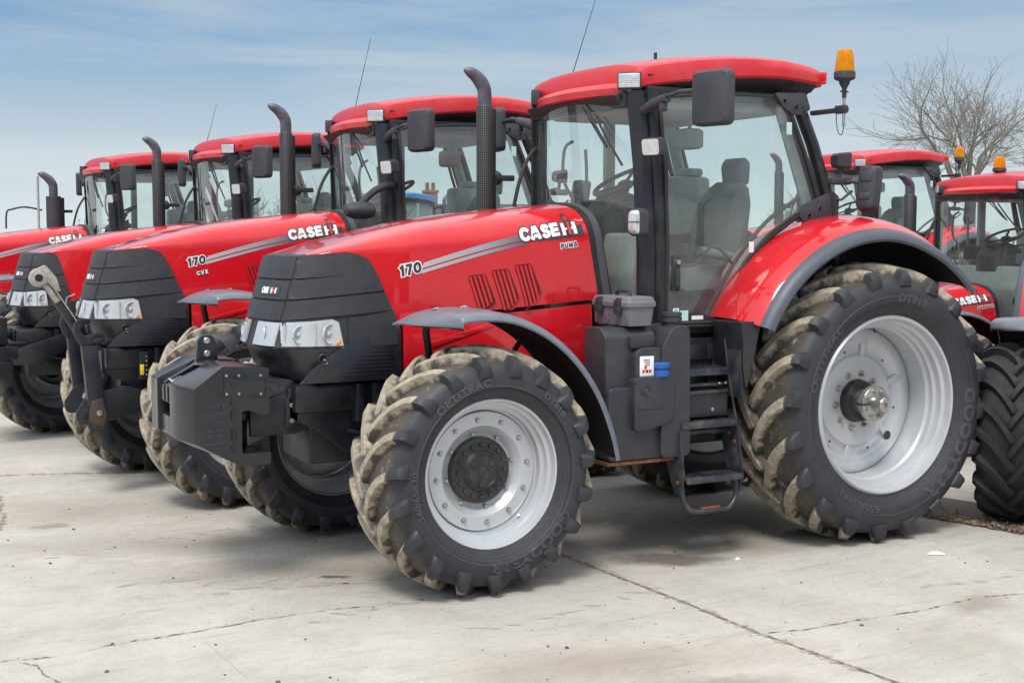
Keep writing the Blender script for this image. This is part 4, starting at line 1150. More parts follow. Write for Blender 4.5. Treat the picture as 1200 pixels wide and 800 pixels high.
def roof():
    mb = MB(); rings = []
    xs = [-1.62, -1.60, -1.50, -1.35, -1.15, -.95, -.75, -.55, -.40, -.28, -.20, -.155, -.13]
    for x in xs:
        w, z0, z1 = rz(max(-1.6, x)); zc = z1+.045
        if x == -1.62: zc -= .035; z1 -= .035; w -= .012
        if x == -.13: z1 -= .03; zc -= .03
        h = [(x, -(w-.05), z0-.004), (x, -(w-.012), z0), (x, -w, z0+.012), (x, -(w+.004), z0+.5*(z1-z0)), (x, -(w-.010), z1-.012), (x, -(w-.03), z1+.002), (x, -(w-.12), z1+.020), (x, -w*.6, z1+.038), (x, -w*.3, zc)]
        m_ = [(p[0], -p[1], p[2]) for p in h[::-1]]
        rings.append(h+[(x, 0, zc+.002)]+m_)
    mb.loft(rings)
    # front visor: slightly lower, bowed in plan
    vr = []
    for i in range(25):
        y = -.60+1.2*i/24; t = abs(y)/.60
        xf = -1.745+.115*t**2.2; zl = 2.868-.006*t+.035*max(0, (-y-.45)/.15)*0
        zlo = 2.872+.006*(1-t); zhi = zlo+.092
        xr = -1.58
        vr.append([(xr, y, zlo+.03), (xf+.02, y, zlo), (xf+.002, y, zlo+.010), (xf-.004, y, zlo+.05), (xf+.012, y, zhi-.02), (xf+.05, y, zhi-.004), (xr, y, zhi+.012)])
    mb.loft(vr, mi=0)
    # dark lining under roof
    mb.prism([(-.62, 2.93), (-.70, 3.0), (.70, 3.0), (.62, 2.93)], -1.55, -.22, 1, .01, axis='x')
    lw = MB()
    rr = []
    for x in (-1.58, -1.3, -1.0, -.7, -.4, -.2):
        w, z0, z1 = rz(x); rr.append([(x, -(w-.02), z0+.006), (x, -(w-.10), z0-.045), (x, (w-.10), z0-.045), (x, (w-.02), z0+.006)])
    mb.loft(rr, mi=1)
    mb.prism([(-1.72, 2.875), (-1.56, 2.90), (-1.50, 2.86), (-1.56, 2.80), (-1.66, 2.815)], -.56, .56, 1, .01)
    return mb
def roof_light(s):
    """work light in the roof's front corner, set across the corner"""
    M = Matrix.Translation((-1.640, s*.622, 2.962) if s < 0 else (-1.668, .545, 2.958)) @ Matrix.Rotation(s*radians(-50 if s < 0 else -30), 4, 'Z')
    # local: faces -x after rotation towards the outer front
    a = MB(); a.box(-.012, .05, -.075, .075, -.055, .048, 0, .006, M); a.box(-.018, -.010, -.066, .066, -.046, .040, 1, .003, M)
    for i in range(7): a.box(-.0205, -.017, -.062, .062, -.038+.011*i, -.034+.011*i, 1, .001, M)
    a.box(-.006, .01, -.015, .015, -.075, -.05, 0, .004, M)
    return a
def lamp_marker():
    mb = MB()
    M = Matrix.Translation((-.205, -.700, 3.045)) @ Matrix.Rotation(radians(-36), 4, 'Z')
    mb.box(-.080, .065, -.028, .03, -.040, .040, 0, .012, M)
    return mb
def wipers():
    mb = MB()
    mb.tube([(-1.69, -.19, 2.85), (-1.71, -.32, 2.72), (-1.70, -.46, 2.56)], .009, 6)
    mb.tube([(-1.69, -.13, 2.85), (-1.70, -.28, 2.72), (-1.695, -.42, 2.58)], .005, 6)
    mb.tube([(-1.705, -.34, 2.76), (-1.70, -.45, 2.62), (-1.675, -.60, 2.44)], .008, 6)
    return mb
def mirror(s):
    arm = MB()
    arm.tube([(-1.57, s*.66, 2.77), (-1.575, s*.78, 2.80), (-1.57, s*.93, 2.83)], [.030, .036, .030], 10, 0)
    arm.tube([(-1.57, s*.90, 2.835), (-1.565, s*1.04, 2.855), (-1.55, s*1.22, 2.85)], .013, 8, 0)
    arm.box(-1.60, -1.54, s*.635-.03, s*.635+.03, 2.72, 2.82, 0, .01)
    arm.box(-1.60, -1.56, s*.90-.02, s*.90+.02, 2.75, 2.80, 0, .006)
    h = MB()
    M = Matrix.Translation((-1.535, s*1.335, 2.795)) @ Matrix.Rotation(s*radians(-14), 4, 'Z')
    o = rounded([(-.135, -.16), (.135, -.16), (.135, .16), (-.135, .16)], .045, 5)
    h.loft([[(x, y*k, z*(1-(1-k)*.7)) for y, z in o] for x, k in ((.035, .97), (.028, 1.), (-.01, 1.), (-.032, .95), (-.043, .85))], mt=M)
    for y in (-.112, .112):
        for z in (-.135, .13): h.lathe([(-.045, .006), (-.048, .0001)], 8, 1, (0, y, z), 'x', M)
    gl = MB(); gl.prism([(y*.9, z*.92) for y, z in o], .032, .0375, 0, 0, axis='x', mt=M)
    return arm, h, gl
def work_light_mid(hi):
    """small lamps on the front post"""
    mb = MB()
    if hi:
        M = Matrix.Translation((-1.60, -.85, 2.545)) @ Matrix.Rotation(radians(20), 4, 'Z') @ Matrix.Scale(1.2, 4) @ Matrix.Rotation(radians(-8), 4, 'Y')
        mb.loft([[(x, y*k, z*k) for y, z in rounded([(-.058, -.045), (.058, -.045), (.058, .045), (-.058, .045)], .02)] for x, k in ((-.04, 1), (0, 1), (.035, .75), (.05, .5))], mt=M)
        mb.prism([(y*.88, z*.88) for y, z in rounded([(-.058, -.045), (.058, -.045), (.058, .045), (-.058, .045)], .02)], -.044, -.038, 1, 0, axis='x', mt=M)
        mb.tube([(-1.56, -.76, 2.60), (-1.57, -.80, 2.565)], .010, 6)
    else:
        M = Matrix.Translation((-1.70, -.81, 2.085)) @ Matrix.Rotation(radians(14), 4, 'Z')
        o = rounded([(-.045, -.085), (.045, -.085), (.045, .085), (-.045, .085)], .03)
        mb.loft([[(x, y*k, z*k) for y, z in o] for x, k in ((-.035, .92), (-.02, 1), (.04, 1), (.06, .9))], mt=M)
        mb.loft([[(x, (y-.012)*k, z*k) for y, z in o] for x, k in ((-.058, .62), (-.050, .78), (-.034, .86))], mi=1, mt=M)
        mb.box(-.0585, -.036, -.05, .028, -.004, .004, 0, .001, M)
        mb.tube([(-1.57, -.70, 2.09), (-1.66, -.79, 2.085)], .015, 8)
    return mb
def rear_lights():
    """rear-facing lamps on a bracket behind the fender"""
    mb = MB()
    M = Matrix.Translation((-.075, -.80, 2.50))
    mb.loft([[(x, y*k, z*k) for y, z in rounded([(-.06, -.055), (.06, -.055), (.06, .055), (-.06, .055)], .02)] for x, k in ((-.055, .55), (-.03, .85), (.03, 1), (.045, 1))], mt=M)
    mb.tube([(-.22, -.76, 2.36), (-.14, -.80, 2.38), (-.08, -.80, 2.40), (-.075, -.80, 2.46)], .016, 8)
    mb.box(-.19, -.01, -.85, -.77, 2.34, 2.39, 0, .015)
    mb.tube([(-.16, -.78, 2.26), (-.08, -.82, 2.24), (-.02, -.86, 2.30)], .010, 6)
    # second, larger lamp facing rearward, seen from its back
    M = Matrix.Translation((.035, -.955, 2.315)) @ Matrix.Rotation(radians(22), 4, 'Z') @ Matrix.Rotation(radians(12), 4, 'Y')
    mb.loft([[(x, y*k, z*(k+1)/2) for y, z in rounded([(-.07, -.155), (.07, -.155), (.07, .155), (-.07, .155)], .04)] for x, k in ((-.06, .6), (-.045, .85), (.02, 1), (.04, 1))], mt=M)
    mb.box(-.068, -.04, -.045, .045, .03, .10, 0, .01, M); mb.box(-.068, -.04, -.045, .045, -.09, -.04, 0, .01, M)
    mb.tube([(-.06, -.83, 2.36), (-.03, -.88, 2.36), (.0, -.93, 2.35)], .014, 8)
    return mb
def beacon_arm():
    mb = MB()
    mb.box(-.295, -.255, -1.07, -.74, 2.793, 2.823, 0, .006)
    mb.box(-.305, -.265, -1.075, -.985, 2.783, 2.835, 0, .008)
    mb.tube([(-.285, -1.055, 2.70), (-.285, -1.055, 2.93)], .010, 10, 1)
    mb.tube([(-.285, -1.055, 2.88), (-.285, -1.055, 2.94), (-.285, -1.055, 2.97), (-.285, -1.055, 3.0)], [.014, .016, .034, .036], 12, 0)
    mb.tube([(-.285, -1.09, 2.915), (-.285, -1.02, 2.925)], .006, 6, 0)
    mb.tube(smoothpts([(-.285, -.985, 2.80), (-.285, -.99, 2.72), (-.285, -1.01, 2.66), (-.285, -1.04, 2.65), (-.285, -1.055, 2.70)], 4), .003, 5, 0)
    return mb
def beacon_lamp():
    mb = MB(); c = (-.285, -1.055, 0)
    mb.lathe([(2.985, .035), (2.995, .060), (3.005, .068), (3.035, .068), (3.045, .066), (3.045, .0001)], 32, 0, c, 'z')
    return mb
def beacon_dome():
    mb = MB(); c = (-.285, -1.055, 0)
    mb.lathe([(3.046, .061), (3.055, .062), (3.12, .056), (3.165, .050), (3.180, .044), (3.185, .030), (3.187, .0001)], 32, 0, c, 'z')
    return mb
def beacon_bulb():
    mb = MB(); c = (-.285, -1.055, 0)
    mb.lathe([(3.046, .03), (3.07, .03), (3.075, .015), (3.09, .012)], 16, 0, c, 'z')
    mb.lathe([(.0, .036), (.02, .030), (.032, .016), (.036, .0001)], 20, 0, (c[0], 3.125-3.125+0, 0), 'x', Matrix.Translation((0.01, c[1], 3.12)))
    return mb
def exhaust(kind):
    mb = MB(); cx, cy = 0, 0
    if kind == 'thin': r, z0, z1 = .057, 2.0, 2.885
    else: r, z0, z1 = .098, 2.0, 2.60
    mb.lathe([(z0, r*.8), (z0+.01, r), (z1-.008, r), (z1, r*.93), (z1, r*.70)], 40, 0, (0, 0, 0), 'z')
    mb.box(r*.55, r*1.15, -r*.80, -r*.62, z0, z1-.02, 2, .003, Matrix.Rotation(radians(20), 4, 'Z'))
    k = 1. if kind == 'thin' else 1.25
    z = z1-.03
    P = smoothpts([(0, 0, z), (0, 0, z+.10*k), (-.008, 0, z+.15*k), (-.045*k, 0, z+.205*k), (-.10*k, 0, z+.245*k), (-.155*k, 0, z+.262*k)], 4)
    n = len(P); rr = [.046 if i < n*.55 else .046-.022*((i-n*.55)/(n*.45)) for i in range(n)]
    rr = [q*(1.05 if kind == 'thin' else 1.25) for q in rr]; rr[-1] *= .35; rr[-2] *= .62; rr[-3] *= .82
    mb.tube(P, rr, 20, 1)
    return mb

# ------------------------------------------------------------------ interior
def interior():
    mb = MB()   # 0 trim 1 dark 2 cloth 3 lining
    mb.box(-1.55, -.1, -.62, .62, 1.30, 1.36, 1, .01)
    # side console and left box
    mb.prism(rounded([(-1.15, 1.36), (-1.15, 1.80), (-.95, 1.90), (-.45, 1.98), (-.25, 2.05), (-.10, 2.05), (-.10, 1.36)], .04), .36, .64, 0, .03)
    mb.prism(rounded([(-.75, 1.36), (-.75, 1.75), (-.60, 1.92), (-.30, 2.06), (-.12, 2.06), (-.10, 1.36)], .05), -.66, -.40, 0, .03)
    mb.box(-.52, -.20, .44, .64, 2.0, 2.44, 3, .04); mb.box(-.40, -.26, .46, .62, 2.44, 2.50, 3, .02)
    # instrument column
    mb.prism(rounded([(-1.50, 1.36), (-1.52, 2.15), (-1.36, 2.30), (-1.22, 2.26), (-1.26, 2.10), (-1.36, 1.95), (-1.38, 1.36)], .03), -.14, .14, 1, .02)
    mb.box(-1.42, -1.20, -.17, .17, 2.17, 2.235, 1, .02)
    mb.prism(rounded([(-1.50, 1.34), (-1.56, 1.75), (-1.50, 2.02), (-1.40, 2.02), (-1.40, 1.34)], .03), -.55, .55, 0, .03)
    # levers and arm rest controls
    for x, y, h in ((-.95, .40, .14), (-.88, .44, .12), (-.80, .40, .10), (-1.02, .46, .16)):
        mb.tube([(x, y, 1.88), (x-.02, y, 1.88+h)], .008, 6, 1); mb.tube([(x-.02, y, 1.87+h), (x-.025, y, 1.92+h)], .018, 8, 1)
    mb.prism(rounded([(-1.0, 1.93), (-1.02, 2.0), (-.50, 2.02), (-.48, 1.95)], .02), .22, .34, 1, .015)
    # monitor and rear post trims, handles
    mb.box(-1.18, -1.15, .48, .70, 2.08, 2.26, 1, .01)
    mb.tube([(-1.15, .66, 2.05), (-1.16, .66, 2.5), (-1.18, .64, 2.62)], .012, 8, 3)
    mb.tube(smoothpts([(-1.25, .70, 2.68), (-1.32, .70, 2.62), (-1.32, .71, 2.4), (-1.22, .71, 2.2), (-1.32, .71, 2.0)], 4), .012, 8, 0)
    for s in (-1, 1):
        mb.box(-.98, -.90, s*.70-.03, s*.70+.03, 2.10, 2.92, 3, .015) if s > 0 else None
        mb.tube([(-.22, s*.68, 2.15), (-.46, s*.64, 2.86)], .045, 8, 3)
    mb.box(-1.10, -.90, .66, .74, 1.36, 2.08, 0, .03)
    # roof lining with centre light band
    mb.box(-1.52, -.40, -.58, .58, 2.80, 2.88, 3, .04)
    mb.box(-.82, -.66, -.09, .09, 2.60, 2.74, 3, .03); mb.tube([(-.74, 0, 2.72), (-.70, 0, 2.82)], .012, 6, 3)
    # low bulkhead behind the windscreen bottom
    mb.tube([(-1.2, -.35, 1.36), (-1.22, -.35, 1.6), (-1.3, -.35, 1.7)], .02, 8, 1)
    return mb
def seat():
    mb = MB()
    mb.box(-.95, -.45, -.22, .22, 1.36, 1.62, 1, .05)
    mb.prism(rounded([(-1.02, 1.70), (-1.02, 1.80), (-.50, 1.80), (-.46, 1.66), (-.95, 1.62)], .05), -.26, .26, 0, .04, seg=3)
    return mb
def seat_back():
    mb = MB(); rings = []
    for z, x, w, t in ((1.72, -.50, .20, .09), (1.85, -.50, .25, .12), (2.05, -.46, .27, .12), (2.22, -.42, .25, .11), (2.33, -.385, .19, .09), (2.38, -.37, .12, .06)):
        rings.append([(x+t*sx, w*sy, z) for sx, sy in ((-.8, -.8), (-1, -.45), (-.7, 0), (-1, .45), (-.8, .8), (0, 1), (.6, .85), (.8, 0), (.6, -.85), (0, -1))])
    mb.loft(rings); 
    mb.tube([(-.34, -.30, 1.78), (-.60, -.30, 1.86), (-.86, -.30, 1.90)], .035, 10)
    mb.tube([(-.36, .30, 1.78), (-.60, .30, 1.86), (-.82, .30, 1.90)], .035, 10)
    return mb
def headrest():
    return MB().prism(rounded([(-.36, 2.36), (-.38, 2.50), (-.33, 2.56), (-.27, 2.52), (-.28, 2.36)], .03), -.10, .10, 0, .03, seg=3)
def steering():
    mb = MB(); M = Matrix.Translation((-1.28, 0, 2.37)) @ Matrix.Rotation(radians(-28), 4, 'Y')
    pts = [M @ Vector((.205*cos(t*pi/16), .205*sin(t*pi/16), 0)) for t in range(33)]
    mb.tube(pts, .015, 8, cap=False)
    for a in (.5, 2.6, 4.7): mb.tube([M @ Vector((0, 0, -.03)), M @ Vector((.2*cos(a), .2*sin(a), 0))], .012, 6)
    mb.lathe([(-.06, .05), (-.02, .055), (0, .03), (.0, .0001)], 16, 0, (0, 0, 0), 'z', M)
    mb.tube([M @ Vector((0, 0, -.05)), (-1.40, 0, 2.12)], .035, 10)
    mb.tube([(-1.28, -.05, 2.24), (-1.27, -.20, 2.27), (-1.27, -.25, 2.275)], [.008, .010, .014], 8)
    return mb
def hood_seal():
    """grey rubber and black strip around the rear edge of the hood"""
    mb = MB()
    for dx0, dx1, o, mi in ((0.0, .035, .004, 0), (.035, .085, .012, 1), (.085, .11, -.01, 0)):
        rings = []
        for dx in (dx0, dx1):
            r = hood_ring(-1.745, .470+o, 1.34, -.17)
            rings.append([(p[0]+dx, p[1], p[2]+(o if p[2] > 1.6 else 0)) for p in r])
        inn = [[(p[0], p[1]*.95, p[2]-.02) for p in rg] for rg in rings]
        mb.loft([inn[0], rings[0], rings[1], inn[1]], closed=False, cap=False, mi=mi)
    return mb
def air_pipe():
    mb = MB()
    mb.tube(smoothpts([(-1.60, .62, 2.62), (-1.66, .62, 2.55), (-1.74, .60, 2.40), (-1.80, .60, 2.15), (-1.82, .58, 1.95)], 4), .014, 8)
    mb.box(-1.98, -1.80, .565, .60, 2.38, 2.42, 0, .008); mb.tube([(-2.0, .53, 2.39), (-1.95, .55, 2.40)], .05, 12)
    return mb

# ------------------------------------------------------------------ front attachments
def weight_body():
    mb = MB()
    prof = [(-3.91, 1.265), (-4.17, 1.285), (-4.34, 1.165), (-4.34, .865), (-4.08, .72), (-3.905, .72), (-3.905, .79), (-4.07, .79), (-4.07, 1.03), (-4.02, 1.03), (-3.965, 1.0), (-3.91, 1.01)]
    fprof = [(-3.91, 1.265), (-4.17, 1.285), (-4.40, 1.180), (-4.40, .875), (-4.08, .72)]+prof[5:]
    prof = [(x-.0, z) for x, z in prof]
    for s in (-1, 1):
        # outer slabs, front edge tapering in plan
        A = rounded(prof, .012, 2); B = rounded(fprof, .012, 2)
        mb.loft([[(x*(1 if x > -4.3 else .9985), s*.420, z) for x, z in A], [(x, s*.412, z) for x, z in A], [(x, s*.29, z) for x, z in B], [(x, s*.145, z) for x, z in B], [(x, s*.135, z) for x, z in A]])
        # raised plate with bolts, moulded bosses
        y = s*.421
        mb.prism(rounded([(-4.17, 1.245), (-3.93, 1.240), (-3.93, 1.105), (-4.17, 1.115)], .01), min(y, y+s*.004), max(y, y+s*.004), 1, .002)
        for (x, z) in ((-4.155, 1.232), (-4.085, 1.230), (-4.155, 1.130), (-4.085, 1.128), (-3.96, 1.225), (-3.96, 1.122)):
            mb.bolt((x, y+s*.003, z), .008, .008, (0, s, 0), 2)
        mb.lathe([(y, .016), (y+s*.010, .013), (y+s*.010, .0001)], 16, 1, (-4.115, 0, 1.18))
        for x, z in ((-4.12, 1.08), (-4.12, .83)): mb.lathe([(y, .016), (y+s*.012, .013), (y+s*.010, .0001)], 12, 1, (x, 0, z))
        for z in (1.01, .90): mb.box(-4.128, -4.108, y-.003, y+.012 if s > 0 else y+.003, z-.028, z+.028, 1, .004) if s > 0 else mb.box(-4.128, -4.108, y-.012, y+.003, z-.028, z+.028, 1, .004)
    # centre block with hand holes
    mb.prism([(-3.95, 1.26), (-4.17, 1.270), (-4.20, 1.20), (-4.385, 1.15), (-4.385, 1.055), (-4.30, 1.05), (-4.30, .985), (-4.385, .98), (-4.385, .87), (-4.30, .84), (-4.10, .74), (-3.95, .74)], -.13, .13, 0, .006)
    mb.prism([(-4.17, 1.272), (-4.375, 1.162), (-4.375, 1.140), (-4.18, 1.20)], .07, .13, 0, .004); mb.prism([(-4.17, 1.272), (-4.375, 1.162), (-4.375, 1.140), (-4.18, 1.20)], -.13, -.07, 0, .004)
    mb.box(-4.392, -4.382, .02, .06, 1.06, 1.15, 0, .003); mb.box(-4.392, -4.382, -.06, -.02, 1.06, 1.15, 0, .003)
    mb.tube(smoothpts([(-4.33, .06, 1.165), (-4.36, .03, 1.185), (-4.365, -.03, 1.185), (-4.34, -.06, 1.165), (-4.30, -.03, 1.19), (-4.30, .03, 1.19), (-4.33, .06, 1.165)], 3), .006, 6, 3)
    # lifting lug
    mb.prism(rounded([(-4.22, 1.26), (-4.205, 1.40), (-4.18, 1.435), (-4.125, 1.435), (-4.10, 1.40), (-4.085, 1.26)], .02), -.035, .005, 1, .006)
    for z in (1.40, 1.325): mb.lathe([(-.037, .0001), (-.0375, .016), (-.034, .020)], 16, 3, (-4.152, 0, z))
    mb.lathe([(1.265, .09), (1.285, .06), (1.29, .0001)], 20, 0, (-4.15, -.02, 0), 'z')
    # moulded writing on the side
    for s_, x, z, sz in (('AGRIMET', -4.275, 1.055, .034), ('63 x 900T', -4.275, 1.015, .028), ('460 KG', -4.265, .925, .026), ('900 LBS', -4.265, .893, .026), ('63.175.10A', -4.275, .862, .026)):
        vs, fs = text2d(s_, sz, .001); mb.add([(x+u*.95, -.4238, z+w) for u, w in vs], fs, 4)
    for z in (1.003, .852): mb.box(-4.28, -4.16, -.4225, -.418, z, z+.004, 4, .0005)
    return mb
def weight_mount():
    mb = MB()
    mb.box(-4.08, -3.55, -.20, .20, .94, 1.02, 0, .012)
    for s in (-1, 1):
        mb.prism([(-3.98, .86), (-3.98, 1.04), (-3.76, 1.10), (-3.60, 1.13), (-3.40, 1.14), (-3.40, .98), (-3.70, .86)], *sorted((s*.25, s*.285)), 0, .006)
        mb.prism(rounded([(-3.775, .90), (-3.775, 1.07), (-3.70, 1.08), (-3.70, .90)], .02), *sorted((s*.285, s*.30)), 0, .004)
        for z in (.94, 1.03): mb.bolt((-3.74, s*.30, z), .014, .014, (0, s, 0), 1)
    # folded shiny cover plate above the coupler
    mb.prism([(-3.96, 1.19), (-3.55, 1.165), (-3.62, 1.13), (-3.92, 1.01)], -.26, .20, 2, .006)
    return mb
def front_linkage():
    mb = MB()   # lift cylinders, lower frame
    for s in (-1, 1):
        y = s*.36
        mb.prism(rounded([(-3.42, .80), (-3.60, .86), (-3.88, .80), (-3.97, .66), (-3.95, .58), (-3.80, .57), (-3.45, .66)], .03), *sorted((y-.02, y+.02)), 0, .006)
        for x, z in ((-3.90, .64), (-3.78, .68)): mb.lathe([(y-s*-.022, .030), (y+s*.024, .026), (y+s*.024, .0001)], 16, 1, (x, 0, z))
        mb.bolt((-3.86, y+s*.02, .765), .024, .02, (0, s, 0), 2, 12)
        mb.tube([(-3.80, s*.26, .74), (-3.68, s*.25, 1.02)], .035, 12, 0); mb.tube([(-3.82, s*.26, .70), (-3.79, s*.26, .78)], .022, 10, 2)
        mb.box(-3.72, -3.60, s*.27-.05, s*.27+.05, .98, 1.10, 0, .01)
    mb.box(-3.76, -3.40, -.30, .30, 1.02, 1.13, 0, .02)
    mb.box(-3.83, -3.78, -.30, .30, .62, .70, 0, .01)
    mb.box(-3.50, -3.42, -.42, -.33, .90, 1.12, 0, .012)
    for z in range(5): mb.lathe([(-.424, .006), (-.427, .0001)], 8, 2, (-3.445, 0, .94+.035*z))
    mb.tube(smoothpts([(-3.70, -.20, 1.0), (-3.82, -.22, .92), (-3.80, -.24, .78), (-3.70, -.26, .70)], 4), .012, 6, 0)
    return mb
def linkage_labels():
    mb = MB(); mb.box(-3.494, -3.464, -.4245, -.4205, .94, 1.02, 0, .001)
    return mb
def lower_link():
    """folded-up lower link with a claw hook at its end; built for y = 0"""
    mb = MB()
    for y0, y1 in ((-.052, -.040), (.040, .052)):
        mb.prism([(-3.96, .60), (-3.86, .58), (-3.88, .72), (-3.93, 1.15), (-4.04, 1.15), (-4.00, .74)], y0, y1, 0, .003)
    mb.prism([(-3.93, .72), (-3.985, 1.15), (-4.045, 1.15), (-4.005, .74)], -.045, .045, 0, .004)
    mb.prism([(-4.00, .64), (-3.90, .60), (-3.87, .68), (-3.90, .80), (-3.99, .78)], -.058, .058, 1, .008)
    hook = [(-3.93, 1.13), (-4.03, 1.13), (-4.075, 1.19), (-4.10, 1.245), (-4.085, 1.305), (-4.035, 1.335), (-3.975, 1.325), (-3.965, 1.300), (-4.015, 1.290), (-4.045, 1.265), (-4.040, 1.235), (-4.005, 1.215), (-3.955, 1.225), (-3.90, 1.24), (-3.87, 1.21), (-3.90, 1.16)]
    mb.prism(rounded(hook, .012, 3), -.022, .022, 2, .006)
    mb.lathe([(-.03, .030), (.03, .030)], 12, 2, (-3.935, 0, 1.185)); mb.box(-3.96, -3.87, -.030, .030, 1.165, 1.20, 2, .008)
    mb.lathe([(-.065, .0001), (-.063, .02), (.063, .02), (.065, .0001)], 14, 3, (-3.93, 0, .70))
    return mb
def top_link():
    mb = MB(); a = Vector((-3.80, 0, 1.12)); b = Vector((-4.14, 0, 1.66)); d = (b-a).normalized()
    mb.tube([a, a+d*.12], .026, 10, 0); mb.tube([a+d*.08, a+d*.44], .036, 14, 0); mb.tube([a+d*.40, b], .024, 12, 1)
    mb.tube([a+d*.30+Vector((-.03, 0, .02)), a+d*.42+Vector((.06, 0, .05)), a+d*.40+Vector((.11, 0, .09))], .006, 6, 1)
    mb.tube([a+d*.20+Vector((.04, -.03, .0)), a+d*.55+Vector((.04, -.03, 0))], .006, 6, 1)
    # claw end, caked in grease
    mb.lathe([(-.05, .03), (-.045, .062), (.0, .074), (.045, .062), (.05, .03)], 20, 1, (b.x-.03, 0, b.z+.02))
    mb.prism(rounded([(b.x-.06, b.z+.08), (b.x+.02, b.z+.12), (b.x+.10, b.z+.02), (b.x+.13, b.z-.09), (b.x+.09, b.z-.08), (b.x+.04, b.z-.02), (b.x-.02, b.z-.03), (b.x-.09, b.z+.0)], .015, 3), -.035, .035, 1, .01)
    mb.lathe([(-.052, .0001), (-.052, .024), (-.048, .026)], 16, 2, (b.x-.03, 0, b.z+.02))
    return mb
def step_ballast():
    mb = MB()
    mb.box(-4.35, -3.98, -.40, .40, 1.00, 1.27, 0, .012); mb.box(-4.35, -3.90, -.45, .45, .86, .985, 0, .012)
    for i in range(7): mb.box(-3.98, -3.80, -.42+.12*i, -.36+.12*i, 1.0, 1.03, 0, .006)
    mb.box(-4.0, -3.60, -.40, .40, .94, 1.0, 0, .01); mb.prism([(-3.95, .94), (-3.4, 1.12), (-3.4, .95), (-3.7, .80), (-3.95, .80)], -.44, -.40, 0, .006)
    mb.box(-4.3, -3.95, -.44, -.36, .66, .84, 0, .01)
    return mb

